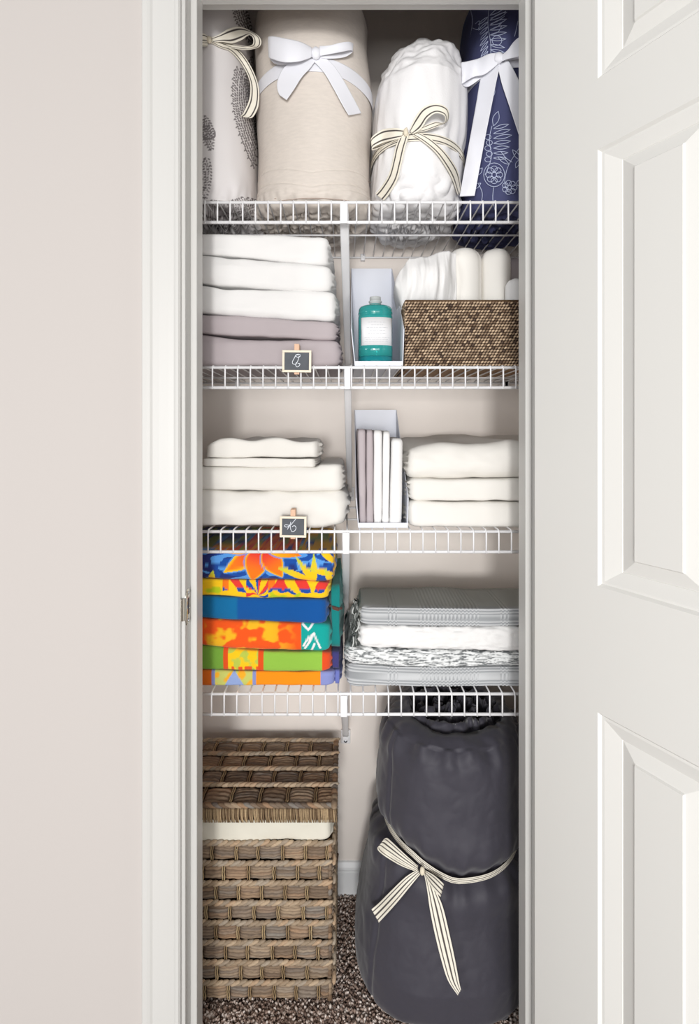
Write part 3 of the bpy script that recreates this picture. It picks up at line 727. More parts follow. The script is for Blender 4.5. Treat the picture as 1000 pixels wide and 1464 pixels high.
# --- navy roll
bn=Bundle('rolled_quilt',(.345,1.47,zdeck),'navy rolled quilt embroidered with pale flowers, rightmost on the top shelf','bedding',GP)
bn.shape(lambda z:lerp(.360,.367,sstep(1.75,2.15,z)),K_(1.485),lambda z:lerp(.100,.093,sstep(1.75,2.15,z)),K_(.172),2.5)
bn.body(zdeck,2.20,M['navy'],nth=200,nz=200,disp=lambda v,nn:wr(.004,9,6,12)(v,nn)+ruff(v,.010,zdeck,.06,19),bottom_amp=.012,turns=5)
q=MB()
def st(pts,r=.0007,sm=4):
    p=smooth_path([(a,b,0) for a,b in pts],sm); q.tube([bn.at(v.x,v.y,.0026) for v in p],r,5)
def lf(x,y,L,a,w=.32,n=8):
    tip=(x+L*math.cos(a),y+L*math.sin(a)); nx_,ny_=-math.sin(a),math.cos(a); o=[]
    for sg in (1,-1):
        seg=[(x+L*t*math.cos(a)+sg*w*L*math.sin(PI*t)*nx_*.5,y+L*t*math.sin(a)+sg*w*L*math.sin(PI*t)*ny_*.5) for t in [i/n for i in range(n+1)]]
        o+=seg if sg>0 else seg[::-1][1:]
    st(o,sm=1)
def ringst(x,y,r,ry=None,n=14): st([(x+r*math.cos(2*PI*i/n),y+(ry or r)*math.sin(2*PI*i/n)) for i in range(n+1)],sm=1)
# upper fern, loops
st([(700,10),(698,35),(702,62),(702,80)])
for i in range(8): lf(701,22+i*7,28-i*1.0,-.55+.10*i if i<6 else .2,.18)
for i in range(8): lf(698,24+i*7,18,2.45-.05*i,.16)
ringst(711,58,7,7); st([(672,10),(676,30),(672,60),(671,86)]); st([(680,34),(686,30),(684,42),(676,40)]); st([(741,30),(738,45),(736,52)])
for i in range(4): st([(724-2*i,16+7*i),(712,22+8*i),(702,26+8*i)])
# beneath the bow: stems, leaf sprays and flowers
st([(664,200),(672,170),(674,140),(682,128)]); st([(706,120),(708,132),(704,140)])
lf(706,180,22,-1.25,.4); 
st([(704,180),(700,200),(703,225),(694,250)])
for i in range(7): lf(706,184+i*7,27-abs(i-2)*2,-.28+.05*i,.2)
for i in range(5): ringst(698+2*(i%2),196+i*8,4.5,3.6,10)
st([(744,210),(736,222),(726,240),(722,262),(728,275)]); st([(716,216),(724,226),(733,232)]); lf(733,214,20,.9,.3); lf(712,224,20,.6,.25)
for k in range(8):
    a=2*PI*k/8; ringst(707+7.5*math.cos(a),250+8.5*math.sin(a),4.6,4.2,10)
ringst(707,250,3.5); ringst(707,250,15,17,20); st([(706,268),(705,285),(708,300)]); st([(684,262),(690,276),(688,292)])
for k in range(7):
    a=2*PI*k/7; ringst(729+6.5*math.cos(a),268+6.5*math.sin(a),4.2,3.8,10)
ringst(729,268,2.8); ringst(743,262,4); lf(690,240,14,2.2,.4); lf(688,262,16,2.6,.4); lf(738,240,12,-1.2,.4)
for k in range(6): st([(664+k*2,128+k*16),(670+k*2,134+k*16),(668+k*2,140+k*16)])
q.build('embroidery',M['thread'],bn.b,label='pale blue stitched flowers and ferns')
rb=band(bn,lambda th:bn.at(700,97,.002)[2],.030,.0025,M['satin'],label='white satin ribbon')
strip('bow_loop',pairs(bn,[(712,76,.014,712,92,.014),(700,77,.024,694,106,.022),(684,84,.032,678,110,.030),(668,88,.034,664,118,.034),(660,90,.026,661,121,.028),(668,96,.014,670,124,.016),(690,92,.010,688,112,.010),(710,84,.008,710,96,.008)]),M['satin'],rb,arch=.003)
strip('bow_loop',pairs(bn,[(716,80,.012,717,88,.012),(726,72,.026,728,84,.026),(735,60,.036,738,82,.036),(744,53,.040,747,80,.040),(752,56,.034,752,80,.034),(742,70,.016,742,84,.016),(722,80,.008,722,88,.008)]),M['satin'],rb,arch=.002)
strip('bow_tail',pairs(bn,[(696,90,.010,716,92,.010),(688,110,.010,711,112,.010),(681,150,.012,703,152,.012),(672,200,.012,693,202,.012),(663,250,.012,684,252,.012),(657.5,281,.012,679,280,.012)]),M['satin'],rb)
strip('bow_tail',pairs(bn,[(712,95,.010,727,86,.010),(718,120,.010,736,102,.010),(728,150,.012,747,126,.012),(737,177,.012,756,152,.012),(744,198,.012,763,176,.012)]),M['satin'],rb)
knot(bn,714,83,.012,.010,.012,M['satin'],rb,ry=.008)

# ------------------------------------------------------------------ charcoal comforter on the floor
Yc=1.475; KC=F/1.44
cc=Bundle('rolled_comforter',(.22,1.47,0),'charcoal rolled comforter tied with striped ribbon, standing on the carpet','bedding')
hz=lambda py:ZZ(py,1.44)
sil=[(1465,(548,752)),(1440,(530,754)),(1400,(517,757)),(1360,(509,758)),(1320,(508,758)),(1280,(513,756)),(1240,(522,750)),(1200,(533,746)),(1170,(541,745)),(1150,(545,746)),(1100,(543,748)),(1050,(545,748)),(1020,(548,746)),(990,(556,742)),(950,(570,730))]
pts_=[(hz(a),b) for a,b in sil]; pts_=[(-.02,(560,748))]+pts_
ccx=poly([(z,((a+b)/2-CX)/KC) for z,(a,b) in pts_]); crx=poly([(z,(b-a)/2/KC) for z,(a,b) in pts_])
cry=poly([(-.02,.185),(.10,.205),(.25,.19),(.40,.185),(.55,.185),(.70,.17)])
cc.shape(ccx,K_(1.472),crx,cry,2.3)
ztie=poly([(-PI,.37),(-2.6,.362),(-2.2,.352),(-1.95,.338),(-1.6,.316),(-1.2,.320),(-.8,.328),(-.4,.335),(0,.34),(PI,.37)])
def cdis(v,nn):
    x,y,z=v; th=math.atan2((y-1.472)/cry(z),(x-ccx(z))/max(.01,crx(z)))
    if nn[2]>.65 or nn[2]<-.65: return .012*n3(x*16,y*16,3)+.006*n3(x*40,y*40,1)
    zt_=ztie(th); d=-.022*math.exp(-((z-zt_)/.020)**2)+.006*math.exp(-((z-zt_-.055)/.04)**2)
    if z<zt_: d+=.008*math.exp(-((z-zt_+.05)/.035)**2)
    k=math.exp(-((z-zt_)/.05)**2); d+=.0035*k*math.sin(th*24+3*n3(th*2,z*4,2))
    d+=.010*n3(x*6,y*6,z*4+3)+.003*n3(x*15,y*15,z*9)+.0012*n3(x*40,y*40,z*16)
    d+=.0022*(abs(n3(x*26+z*14,y*26,z*22-x*18))-.2)+.0012*abs(n3(x*60,y*60+z*20,z*30))
    top=sstep(.50,.585,z); d+=top*.008*(math.sin(th*17+2.5*n3(th*3,z*6,5))*.6+n3(x*22,y*22,z*12))
    d-=.0025*math.exp(-((z-(.48-.12*math.cos(th*2+1)))/.004)**2)*0
    # sewn seams running up the roll
    for ts in (-2.52,-.62): 
        dd=(th-ts-.05*math.sin(z*9)); d-=.0045*math.exp(-(dd/.03)**2)
    return d
cc.body(0.016,.598,M['charcoal'],nth=300,nz=220,dome=.06,domeb=.03,disp=cdis,capamp=.022,turns=3,bottom_amp=.004)
st3=((.18,.5,.82),.05)
def surfc(px,py,o): 
    p=Vector(cc.at(px,py,0)); y=p.y; 
    th=math.atan2((p.y-1.472)/cry(p.z),(p.x-ccx(p.z))/crx(p.z)); z=p.z
    return cc.at(px,py,o-.020*math.exp(-((z-ztie(th))/.020)**2))
def cpairs(L): return [(Vector(surfc(a,b,o)),Vector(surfc(c,d,e))) for a,b,o,c,d,e in L]
def ztie2(th):
    while th>PI: th-=2*PI
    return ztie(th)
rb=band(cc,ztie2,.011,-.010,M['grosgrain'],stripes=st3,label='cream ribbon with dark stripes')
strip('bow_loop',cpairs([(598,1238,.016,597,1245,.016),(578,1220,.030,574,1232,.028),(560,1203,.042,552,1218,.040),(553,1198,.046,542,1211,.046),(548,1204,.040,541,1216,.042),(560,1215,.028,552,1225,.028),(580,1229,.018,574,1238,.018),(598,1242,.014,598,1247,.014)]),M['grosgrain'],rb,stripes=st3)
strip('bow_loop',cpairs([(608,1244,.016,609,1252,.016),(622,1252,.028,616,1266,.026),(633,1262,.034,628,1280,.034),(634,1264,.024,629,1281,.024),(622,1258,.014,617,1268,.014),(608,1247,.012,608,1252,.012)]),M['grosgrain'],rb,stripes=st3)
strip('bow_tail',cpairs([(598,1243,.016,601,1250,.016),(580,1254,.020,588,1266,.020),(558,1275,.024,570,1288,.024),(542,1291,.024,554,1306,.024),(531.5,1300,.024,542,1319,.024)]),M['grosgrain'],rb,stripes=st3)
strip('bow_tail',cpairs([(606,1246,.014,614,1252,.014),(611,1272,.014,625,1276,.014),(615,1300,.014,634,1298,.014),(622,1335,.014,643,1335,.014),(632,1375,.014,651,1372,.014),(641,1402,.014,657,1404,.014),(655,1423,.014,659.5,1415,.014)]),M['grosgrain'],rb,stripes=st3)
knot(cc,604,1245,.006,.005,.009,M['grosgrain'],rb)

# ------------------------------------------------------------------ open-front storage boxes
def filebox(label, z0, bt, mid, back, yb=1.60, yf=1.298):
    """bt = (xl,xr) at the front foot, mid=(xl,xr,z) front shoulder, back=(xl,xr,z) top of the tall back panel"""
    root=thing('storage_box',((bt[0]+bt[1])/2,1.45,z0),label,'box','white open storage boxes')
    T=.0014
    pan=lambda name,vs,fs: mk(name,vs,fs,M['box'],root,smooth=False,solid=T)
    for k,s in ((0,1),(1,-1)):
        vs=[(bt[k],yf,z0),(mid[k],yf+.002,mid[2]),(back[k],yb,back[2]),(lerp(bt[k],back[k],.2),yb,z0)]
        pan('side_panel',vs,[(0,1,2,3)])
    pan('back_panel',[(lerp(bt[0],back[0],.2),yb,z0),(lerp(bt[1],back[1],.2),yb,z0),(back[1],yb,back[2]),(back[0],yb,back[2])],[(0,1,2,3)])
    pan('base_panel',[(bt[0],yf,z0+.001),(bt[1],yf,z0+.001),(lerp(bt[1],back[1],.2),yb,z0+.001),(lerp(bt[0],back[0],.2),yb,z0+.001)],[(0,1,2,3)])
    pan('front_lip',[(bt[0],yf,z0),(bt[1],yf,z0),(bt[1]+.0007,yf,z0+.010),(bt[0]-.0007,yf,z0+.010)],[(0,1,2,3)])
    return root
z2=1.3650
filebox('white open box on the second shelf, holding the teal bottle',z2,(XX(508,1.298),XX(576,1.298)),(XX(502.5,1.3),XX(578,1.3),ZZ(470,1.3)),(XX(502.5,1.6),XX(560.5,1.6),ZZ(384,1.6)))
z3d=1.0350
filebox('white open box on the third shelf, filled with upright folded cloths',z3d,(XX(513,1.298),XX(583,1.298)),(XX(509.3,1.3),XX(584,1.3),ZZ(712,1.3)),(XX(507.5,1.6),XX(567,1.6),ZZ(586,1.6)))
# upright cloths in the second box
def upright(x0t,x1t,x0b,x1b,ytop,m,label,seed,y0=1.312,y1=1.53):
    zt=ZZ(ytop,y0); zb=z3d+.003; nx,nz,ny=8,40,16; vs=[]; 
    # section loop in XY (rounded front fold), extruded up
    sec=[]
    for i in range(13):
        a=-PI/2+PI*i/12; sec.append((math.sin(a),1-max(0,math.cos(a))**.7))
    back=[(1,.15),(1,.4),(1,.7),(1,1),(.5,1.0),(-.5,1.0),(-1,1),(-1,.7),(-1,.4),(-1,.15)]
    ns=len(sec)+len(back)
    for j in range(nz+1):
        t=j/nz; z=lerp(zb,zt,t); a,b=XX(lerp(x0b,x0t,t),y0),XX(lerp(x1b,x1t,t),y0); c=(a+b)/2; h=(b-a)/2*(1-.25*sstep(.96,1,t)-.15*sstep(.03,0,t)); r=abs(h)*1.1
        for s_,d in sec: vs.append((c+h*s_,y0+r*d+.01*sstep(.97,1,t),z))
        for s_,d in back: vs.append((c+h*s_,lerp(y0+r,y1,d),z))
    fs=[(j*ns+k,j*ns+(k+1)%ns,(j+1)*ns+(k+1)%ns,(j+1)*ns+k) for j in range(nz) for k in range(ns)]
    fs.append(tuple(range(ns-1,-1,-1))); fs.append(tuple(nz*ns+k for k in range(ns)))
    vs=displaced(vs,fs,lambda v,nn:(.0013*n3(v[0]*20,v[1]*20,v[2]*18+seed)+.0016*sstep(1.07,1.045,v[2])*n3(v[0]*150,v[1]*50,v[2]*120+seed)) )
    meta(mk('folded_cloth',vs,fs,m),label,'linen','cloths standing in the third shelf box')
upright(511.6,523.2,514.6,523.6,613,M['grey'],'grey folded cloth standing at the left end of the storage box',1)
upright(524.2,533.6,524.4,534.0,614,M['grey'],'second grey folded cloth in the storage box, next to the white ones',2)
upright(534.6,547,534.6,546.5,615,M['linen'],'white folded cloth beside the grey ones in the storage box',3)
upright(548,558.5,547.2,556.2,616,M['linen'],'middle white folded cloth in the storage box',4)
upright(560.5,577,557.2,575,627,M['linen'],'shorter white folded cloth leaning at the right of the storage box',5,y0=1.306)

# ------------------------------------------------------------------ teal bottle
bx,by=XX(537,1.345),1.348; kb_=F/1.345
root=thing('bottle',(bx,by,z2+.002),'teal plastic bottle with grey cap and white label, inside the white box','bottle')
def lathe(prof,cx,cy,n=40,sq=2.0,yr=1.0):
    vs=[];fs=[]
    for r,z in prof:
        for i in range(n):
            a=2*PI*i/n; c,s_=math.cos(a),math.sin(a); e=2/sq; vs.append((cx+r*math.copysign(abs(c)**e,c),cy+yr*r*math.copysign(abs(s_)**e,s_),z))
    m=len(prof); fs=[(j*n+i,j*n+(i+1)%n,(j+1)*n+(i+1)%n,(j+1)*n+i) for j in range(m-1) for i in range(n)]
    fs.append(tuple(range(n-1,-1,-1))); fs.append(tuple((m-1)*n+i for i in range(n))); return vs,fs
zy=lambda py:ZZ(py,1.345-.034)
R=.0362; zb0=z2+.0022
liq=zb0+.021
pr=[(R*.9,liq),(R,liq+.0005),(R,zy(499)),(R*1.01,zy(498)),(R,zy(497)),(R,zy(452)),(R*1.0,zy(449)),(R*.97,zy(448)),(R*.97,zy(446.5)),(R*1.0,zy(445.5)),(R*1.0,zy(443)),(R*.97,zy(442)),(R*.98,zy(440.5)),(R*.96,zy(438)),(R*.90,zy(435.5)),(R*.74,zy(433.5)),(R*.45,zy(432.6)),(.0115,zy(432)),(.0115,zy(430))]
vs,fs=lathe(pr,bx,by,sq=2.5,yr=.95); body=mk('bottle_body',vs,fs,M['teal'],root)
pr=[(R*.93,zb0),(R*.99,zb0+.0015),(R,zb0+.003),(R*1.004,zb0+.010),(R,zb0+.012),(R,liq-.0003)]
vs,fs=lathe(pr,bx,by,sq=2.5,yr=.95); mk('bottle_base',vs,fs,M['tealdark'],root,label='deep teal lower band')
pr=[(.0125,zy(430)),(.0125,zy(427.5)),(.0140,zy(427.3)),(.0140,zy(425.8)),(.0118,zy(425.6)),(.0118,zy(420.2)),(.0105,zy(419.3))]
vs,fs=lathe(pr,bx,by,32); mk('cap',vs,fs,M['cap'],root)
vs=[];nn_=20
def bpt(px,z,o):
    x=(px-537)/kb_; s_=min(.999,abs(x)/R); return (bx+x,by-.95*R*(1-s_**2.5)**(1/2.5)-o,z)
for j in range(2):
    for i in range(nn_+1): vs.append(bpt(lerp(516,560.5,i/nn_),(zy(453),zy(493))[j],.0008))
lbl=mk('label_sticker',vs,[(i,i+1,nn_+2+i,nn_+1+i) for i in range(nn_)],M['paper'],root,solid=.0004)
q=MB()
for py,a,b in ((460,526,551),(464,530,547),(468,524,553),(472,528,549),(476,526,551),(482,521,556),(485,523,554),(488,521,556)):
    x=a
    while x<b:
        x2=min(b,x+random.uniform(2,5)); q.tube([bpt(x,zy(py),.0013),bpt(x2,zy(py),.0013)],.00022 if py>480 else .00035,4); x=x2+1
q.build('printed_lines',M['ink'],lbl)

# ------------------------------------------------------------------ cane basket with contents
bx0,bx1,byf,byb=XX(581,1.302),.408,1.306,1.60; bz0,bz1=1.3655,ZZ(430,1.302)
root=thing('wicker_basket',((bx0+bx1)/2,1.45,bz0),'dark brown fine-weave rectangular basket on the second shelf','basket')
q=MB(); t=.006
q.box((bx0+.002,byf+.002,bz0),(bx1-.002,byf+t,bz1-.002)); q.box((bx0+.002,byb-t,bz0),(bx1-.002,byb-.002,bz1-.002))
q.box((bx0+.002,byf+t,bz0),(bx0+t,byb-t,bz1-.002)); q.box((bx1-t,byf+t,bz0),(bx1-.002,byb-t,bz1-.002))
core=q.build('basket_body',M['reeddark'],root,smooth=False)
q=MB(); rnd=random.Random(2)
def weave(o,ux,L,H,nrm):
    o=Vector(o);ux=Vector(ux);nrm=Vector(nrm);up=Vector((0,0,1)); du,dv=.0064,.0058; r=0; z=dv/2
    while z<H:
        u=(r%2)*du/2*1.0
        while u<L:
            a=.55 if r%2==0 else .55
            ca,sa=math.cos(a),math.sin(a); ax=(ux*ca+up*sa)*.0040; az=(-ux*sa+up*ca)*.0021
            k=rnd.random(); c=mix(S(118,94,74),S(216,190,160),k) if rnd.random()>.08 else S(88,70,58)
            q.blob(o+ux*u+up*z+nrm*.0006,ax,nrm*.0019,az,6,4,col=c); u+=du
        z+=dv; r+=1
weave((bx0,byf,bz0),(1,0,0),bx1-bx0,bz1-bz0,(0,-1,0)); weave((bx0,byb,bz0),(0,-1,0),byb-byf,bz1-bz0,(-1,0,0)); weave((bx1,byf,bz0),(0,1,0),byb-byf,bz1-bz0,(1,0,0)) 
q.build('cane_weave',M['seagrass'],core)
q=MB(); 
for a,b in (((bx0,byf),(bx1,byf)),((bx1,byf),(bx1,byb)),((bx1,byb),(bx0,byb)),((bx0,byb),(bx0,byf))):
    q.tube([(a[0],a[1],bz1),(b[0],b[1],bz1)],.0028,6,col=S(96,74,52))
q.build('rim',M['seagrass'],root)
q=MB(); q.box((bx0+.003,byf+.003,bz0+.0005),(bx1-.003,byb-.003,bz0+.003)); q.build('base_panel',M['basebrown'],root,smooth=False,label='tan cane underside')
# rolled towels standing in it
def stand_roll(name,cx,cy,r,ztop,m,label,seed,ry=None,lean=0,cat='towel',group='rolled cloths in the brown basket'):
    ry=ry or r; z0=bz0+.006; vs=[];nth=48;nz=40
    for j in range(nz+1):
        t=j/nz; z=lerp(z0,ztop,t); k=(ztop-z)/(r*.9); f=1 if k>1 else math.sqrt(max(0,1-(1-k)**2))*.92+.08
        for i in range(nth):
            a=2*PI*i/nth; vs.append((cx+lean*t+r*f*math.cos(a),cy+ry*f*math.sin(a),z))
    fs=[(j*nth+i,j*nth+(i+1)%nth,(j+1)*nth+(i+1)%nth,(j+1)*nth+i) for j in range(nz) for i in range(nth)]
    fs.append(tuple(range(nth-1,-1,-1))); fs.append(tuple(nz*nth+i for i in range(nth)))
    def d(v,nn):
        th=math.atan2(v[1]-cy,v[0]-cx); return .002*n3(v[0]*30,v[1]*30,v[2]*14+seed)-.003*math.exp(-((th-(-1.0+seed*.35))/.07)**2)
    vs=displaced(vs,fs,d); return meta(mk(name,vs,fs,m),label,cat,group)
YR=1.41; KR=F/YR
stand_roll('rolled_towel',XX(665,YR),YR+.01,25/KR,ZZ(352.5,YR),M['cream'],'tall cream rolled cloth standing in the basket, left of its twin',1)
stand_roll('rolled_towel',XX(710.5,YR),YR+.01,21/KR,ZZ(354,YR),M['cream'],'narrower cream rolled cloth standing in the basket',2)
stand_roll('rolled_towel',XX(737,YR+.05),YR+.055,16/KR,ZZ(368,YR+.05),M['grey'],'greyish rolled cloth half hidden at the basket right rear',3)
stand_roll('rolled_towel',XX(738,1.36),1.362,15/(F/1.36),ZZ(398,1.36),M['linen'],'short white rolled cloth at the basket front right corner',4)
# wrapped white cloth with gathered folds drooping over the left rim
def gathered():
    vs=[];nu,nv=90,40; Yg=1.385
    top=poly([(566,402),(572,388),(585,372),(610,370),(628,362),(652,362)]); bot=poly([(566,412),(574,442),(585,445),(652,445)])
    for side in (0,1):
        for i in range(nu+1):
            px=lerp(566,652,i/nu)
            for j in range(nv+1):
                t=j/nv; py=lerp(top(px),bot(px),t); bulge=math.sin(PI*min(1,max(0,.12+t*.8)))*.05*(math.sin(PI*min(1,i/nu*.85+.08)))
                p=P(px,py,Yg); f=.0030*math.sin(i*.30+4*n3(i*.05,t*1.2,1)+t*2.0)+.010*n3(i*.045+t*.4,t*1.6,7)+.002*abs(n3(i*.2,t*3,2))
                if side==0: vs.append((p[0],Yg-bulge+f,p[2]))
                else: vs.append((p[0]+.0,Yg+.06+bulge*.4,p[2]-.01))
    n=(nu+1)*(nv+1); fs=[]
    g=lambda s,i,j:s*n+i*(nv+1)+j
    for i in range(nu):
        for j in range(nv):
            fs.append((g(0,i,j),g(0,i,j+1),g(0,i+1,j+1),g(0,i+1,j))); fs.append((g(1,i,j),g(1,i+1,j),g(1,i+1,j+1),g(1,i,j+1)))
        fs.append((g(0,i,0),g(0,i+1,0),g(1,i+1,0),g(1,i,0))); fs.append((g(0,i,nv),g(1,i,nv),g(1,i+1,nv),g(0,i+1,nv)))
    for j in range(nv):
        fs.append((g(0,0,j),g(1,0,j),g(1,0,j+1),g(0,0,j+1))); fs.append((g(0,nu,j),g(0,nu,j+1),g(1,nu,j+1),g(1,nu,j)))
    vs=displaced(vs,fs,lambda v,nn:.0025*n3(v[0]*50,v[1]*30,v[2]*25))
    return mk('bundled_cloth',vs,fs,M['linen'])
meta(gathered(),'crumpled white bundled cloth drooping over the basket left rim','linen')

# ------------------------------------------------------------------ chalkboard clips
def clip(label, x0,y0,x1,y1, rot, pegx, pegtop, strokes, railpy):
    Y=1.2655
    X0,Z1=XX(x0,Y),ZZ(y0,Y); X1,Z0=XX(x1,Y),ZZ(y1,Y); cx,cz=(X0+X1)/2,(Z0+Z1)/2
    root=thing('chalkboard_clip',(cx,Y,cz),label,'sign','chalkboard letter clips')
    cr,sr=math.cos(rot),math.sin(rot)
    T=lambda v:(cx+(v[0]-cx)*cr-(v[2]-cz)*sr,v[1],cz+(v[0]-cx)*sr+(v[2]-cz)*cr)
    fr=.0045; q=MB()
    for a,b in (((X0,Z1-fr),(X1,Z1)),((X0,Z0),(X1,Z0+fr)),((X0,Z0+fr),(X0+fr,Z1-fr)),((X1-fr,Z0+fr),(X1,Z1-fr))): q.box((a[0],Y-.0045,a[1]),(b[0],Y-.0002,b[1]))
    q.v=[T(v) for v in q.v]; q.build('frame',M['woodcream'],root,smooth=False,bevel=.0006)
    q=MB(); q.box((X0+fr*.8,Y-.0022,Z0+fr*.8),(X1-fr*.8,Y-.0004,Z1-fr*.8)); q.v=[T(v) for v in q.v]; sl=q.build('slate',M['slate'],root,smooth=False)
    q=MB()
    for s_ in strokes:
        p=smooth_path([(a,b,0) for a,b in s_],5); q.tube([P(v.x,v.y,Y-.0026) for v in p],.0007,6)
    q.build('chalk_letter',M['chalk'],sl)
    px_=XX(pegx,Y); q=MB(); zt=ZZ(pegtop,Y)
    q.box((px_-.005,Y+.0004,Z0-.004),(px_+.005,Y+.0042,zt)); peg=q.build('clothes_peg',M['peg'],root,smooth=False,bevel=.0008)
    q=MB(); q.box((px_-.005,Y+.0200,Z0+.002),(px_+.005,Y+.0236,zt)); q.box((px_-.0035,Y+.004,zt-.010),(px_+.0035,Y+.0202,zt-.006)); q.build('peg_leg',M['peg'],peg,smooth=False,bevel=.0008)
clip('small framed chalkboard with a script Q, clipped on the second shelf edge',404,501,445.5,532.5,-.01,424.5,491.5,
  [[(427,508),(424,507),(421,512),(418.5,517),(419,520),(423,520.5),(426,516),(428,509)],[(430,507.5),(426,506.5),(423,509),(427,511),(430,508.5)],[(424,518),(423,522),(425,524.5),(428,523),(429,520),(426,519.5)]],525.5)
clip('small framed chalkboard with a script K, clipped on the third shelf edge',400.5,738,438.5,768,-.015,419,728.5,
  [[(416,746),(415,750),(411,757)],[(423.5,741.5),(419,747),(415,751),(409,750),(407,752),(410,753.5),(414,752)],[(415,751),(416,757),(418,760),(422,758.5),(423.5,754),(421,751.5),(418,753)]],760)

# ------------------------------------------------------------------ woven hamper
hx0,hx1=-.352,XX(471.5,1.362); hyf,hyb=1.362,1.615; hz0=.016; hz1=ZZ(1178,1.362)
root=thing('laundry_hamper',((hx0+hx1)/2,1.49,0),'tall woven water hyacinth hamper with lid, on the carpet at left','hamper')
q=MB(); q.box((hx0+.004,hyf+.004,hz0),(hx1-.004,hyb-.004,hz1)); core=q.build('hamper_body',M['reeddark'],root,smooth=False)
reedc=[S(196,172,144),S(168,146,122),S(142,124,106),S(126,118,112),S(108,94,82),S(186,150,118),S(150,146,140),S(120,96,74)]
def hyacinth(q,o,ux,uv_,nrm,L,H,rows_,bw,rnd,rope=True,thick=.0085,first=0):
    """plaited panel: padded blocks in staggered rows, twisted ropes between the rows, paired stakes between blocks"""
    o=Vector(o);ux=Vector(ux);uv_=Vector(uv_);nrm=Vector(nrm); ph=H/rows_; rh=.0085 if rope else 0
    for r in range(rows_):
        vb=r*ph+rh*.6; vt=(r+1)*ph-rh*.35; u=-bw*(.5 if (r+first)%2 else .02)-rnd.uniform(0,.006)
        while u<L:
            w=bw*rnd.uniform(.9,1.1); a,b=max(0,u+.003),min(L,u+w-.003)
            if b-a>.006:
                nu,nv=12,22; base=mix(rnd.choice(reedc),S(160,138,116),.45); base2=rnd.choice(reedc); strand=[mix(rnd.choice(reedc),base,.45) for _ in range(12)]; vs=[];cs=[]; ns=rnd.choice((4,5,6)); sk=rnd.uniform(-.2,.2); off_=rnd.uniform(0,9)
                for j in range(nv+1):
                    bb=-1+2*j/nv
                    for i in range(nu+1):
                        aa=-1+2*i/nu; f=max(0,1-abs(aa)**3)**.5*max(0,1-abs(bb)**4)**.5
                        s_=math.sin((bb+sk*aa)*ns*PI/1.0+off_); wv=thick*(.1+.9*f)+.0013*s_*f+.0026*n3(aa*1.6+off_,bb*2.5,1)*f
                        vv=lerp(vb,vt,(bb+1)/2)+.0012*aa*sk*6+.0012*n3(aa*2,bb,off_)
                        vs.append(o+ux*lerp(a,b,(aa+1)/2)+uv_*(vv-.0012*(1-f))+nrm*wv)
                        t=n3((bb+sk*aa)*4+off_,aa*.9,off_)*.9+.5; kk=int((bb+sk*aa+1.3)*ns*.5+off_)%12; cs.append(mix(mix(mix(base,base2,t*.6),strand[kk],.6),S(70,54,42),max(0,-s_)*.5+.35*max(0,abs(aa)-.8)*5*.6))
                fs=[(j*(nu+1)+i,j*(nu+1)+i+1,(j+1)*(nu+1)+i+1,(j+1)*(nu+1)+i) for j in range(nv) for i in range(nu)]
                q.add(vs,fs,cs)
            if 0<u+w<L:   # paired stake
                for dx in (-.0022,.0018):
                    c=mix(S(150,124,92),S(196,172,132),rnd.random()); p=[o+ux*(u+w+dx+.0007*math.sin(k*1.7))+uv_*lerp(vb-.001,vt+.001,k/6)+nrm*(thick*.8+.0008*math.sin(k*2+dx*900)) for k in range(7)]
                    q.tube(p,.0015,5,col=c)
            u+=w
        if rope:
            vv=(r+1)*ph; u=0
            while u<L:
                c=mix(rnd.choice(reedc),S(206,184,156),.5); ax=(ux*.0125+uv_*.0050)*rnd.uniform(.9,1.1)
                if vv<H-.001 or True: q.blob(o+ux*min(L-.004,u+.004)+uv_*(vv+rnd.uniform(-.0012,.0012))+nrm*(thick+.001),ax*1.05,nrm*.0052,(uv_*.0044-ux*.0008),8,6,col=c)
                u+=.0125*rnd.uniform(.9,1.1)
rnd=random.Random(21)
q=MB(); bodyTop=ZZ(1204,1.362)
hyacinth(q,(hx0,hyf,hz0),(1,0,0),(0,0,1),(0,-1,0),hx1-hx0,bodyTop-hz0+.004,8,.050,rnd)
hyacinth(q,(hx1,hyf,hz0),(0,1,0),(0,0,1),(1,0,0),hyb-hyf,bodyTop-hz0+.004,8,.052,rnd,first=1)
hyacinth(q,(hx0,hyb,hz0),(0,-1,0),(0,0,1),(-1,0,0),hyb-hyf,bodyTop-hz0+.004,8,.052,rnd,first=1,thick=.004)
for cx_,cy_ in ((hx1,hyf),(hx0,hyf)):
    for j in range(26):
        z=lerp(hz0+.004,bodyTop,j/25); q.blob((cx_,cy_,z),(.0062,0,0),(0,.0062,0),(0,.0,.0082),8,6,col=mix(rnd.choice(reedc),S(120,98,78),.4))
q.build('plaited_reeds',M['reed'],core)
def ld(v,nn): return .003*n3(v[0]*14,v[1]*14,v[2]*30)+.0012*n3(v[0]*50,v[1]*20,v[2]*70)
folded('fabric_liner',hx0-.003,hx1+.002,hyf-.007,hyb+.003,line([(285,1206),(330,1204),(400,1202),(475,1201)],1.357),(lambda x:ZZ(1170,1.357)),M['liner'],root,seed=4,nx=90,nf=20,p=.5,rd=.4,amp=.003,extra=ld,label='cream canvas liner folded over the rim')
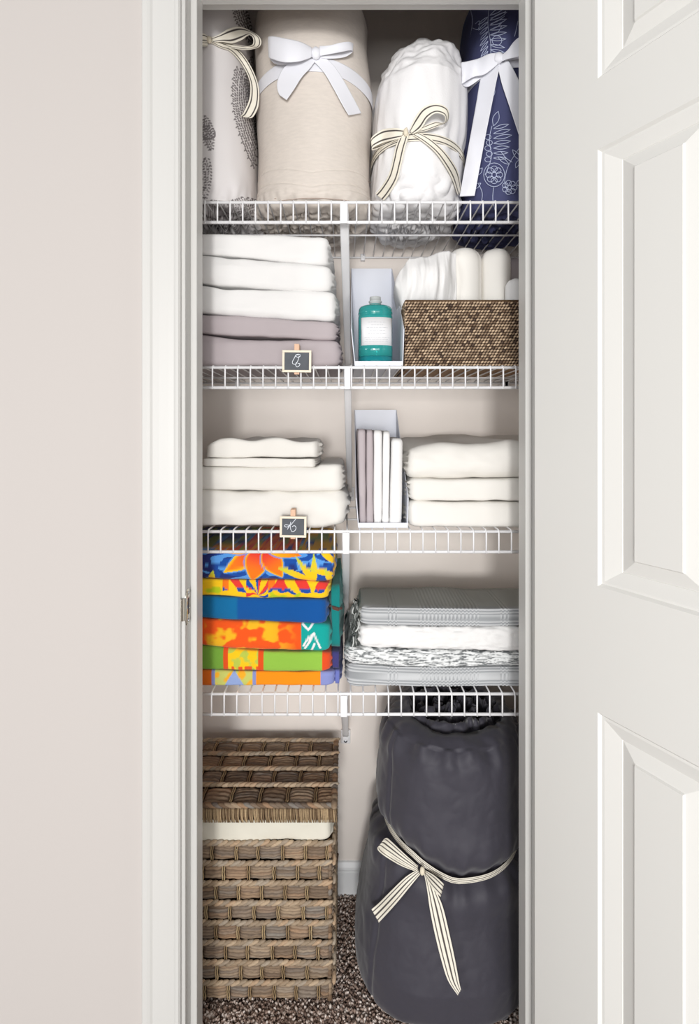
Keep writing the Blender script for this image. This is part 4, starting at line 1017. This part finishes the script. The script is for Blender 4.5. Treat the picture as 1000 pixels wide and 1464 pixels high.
# lid
lx0,lx1=hx0-.006,XX(480,1.345); lyf,lyb=1.345,1.622; lzb=ZZ(1178,1.343); lzt=ZZ(1150,1.345)
q=MB(); q.box((lx0+.005,lyf+.006,lzb+.004),(lx1-.005,lyb-.004,lzt-.007)); lid=q.build('lid',M['reeddark'],root,smooth=False)
q=MB(); 
hyacinth(q,(lx0,lyf+.004,lzt-.007),(1,0,0),(0,1,0),(0,0,1),lx1-lx0,lyb-lyf-.006,4,.058,rnd,thick=.0075)
for j in range(14):
    q.blob((lx1-.003,lerp(lyf+.004,lyb-.004,j/13),lzt-.002),(.0075,0,0),(0,.014,.002),(0,0,.0065),8,6,col=mix(rnd.choice(reedc),S(120,98,78),.4))
u=lx0
while u<lx1:      # rope along the top front edge
    q.blob((min(u+.004,lx1-.004),lyf+.003,lzt-.004),(.014,0,-.0045),(0,.0055,0),(.001,0,.0045),8,6,col=mix(rnd.choice(reedc),S(110,92,76),.35)); u+=.0135
q.build('plaited_reeds',M['reed'],lid)
q=MB(); x=lx0
while x<lx1:     # wrapped rim: close upright stitches
    c=mix(S(110,86,62),S(206,180,142),rnd.random()); dx=rnd.uniform(.001,.004)
    q.tube(smooth_path([(x,lyf+.004,lzt-.010),(x+dx*.5,lyf-.0025+rnd.uniform(-.0008,.0008),(lzt+lzb)/2-.003),(x+dx,lyf+.004,lzb)],3),.0013,5,col=c); x+=.0027
y=lyf+.004
while y<lyb:
    c=mix(S(110,86,62),S(206,180,142),rnd.random()); q.tube([(lx1-.003,y,lzt-.010),(lx1+.002,y+.002,(lzt+lzb)/2),(lx1-.003,y+.003,lzb)],.0013,5,col=c); y+=.0027
q.build('stitched_rim',M['reed'],lid,label='tan wrapped rim of close stitches')
q=MB(); pts=smooth_path([(hx1+.004,1.50,ZZ(1226,1.5)),(hx1+.012,1.485,ZZ(1224,1.49)),(hx1+.016,1.46,ZZ(1217,1.47)),(hx1+.012,1.44,ZZ(1224,1.46)),(hx1+.004,1.43,ZZ(1226,1.45))],5)
q.tube(pts,.0028,7,col=S(92,74,60)); q.build('handle',M['reed'],root)
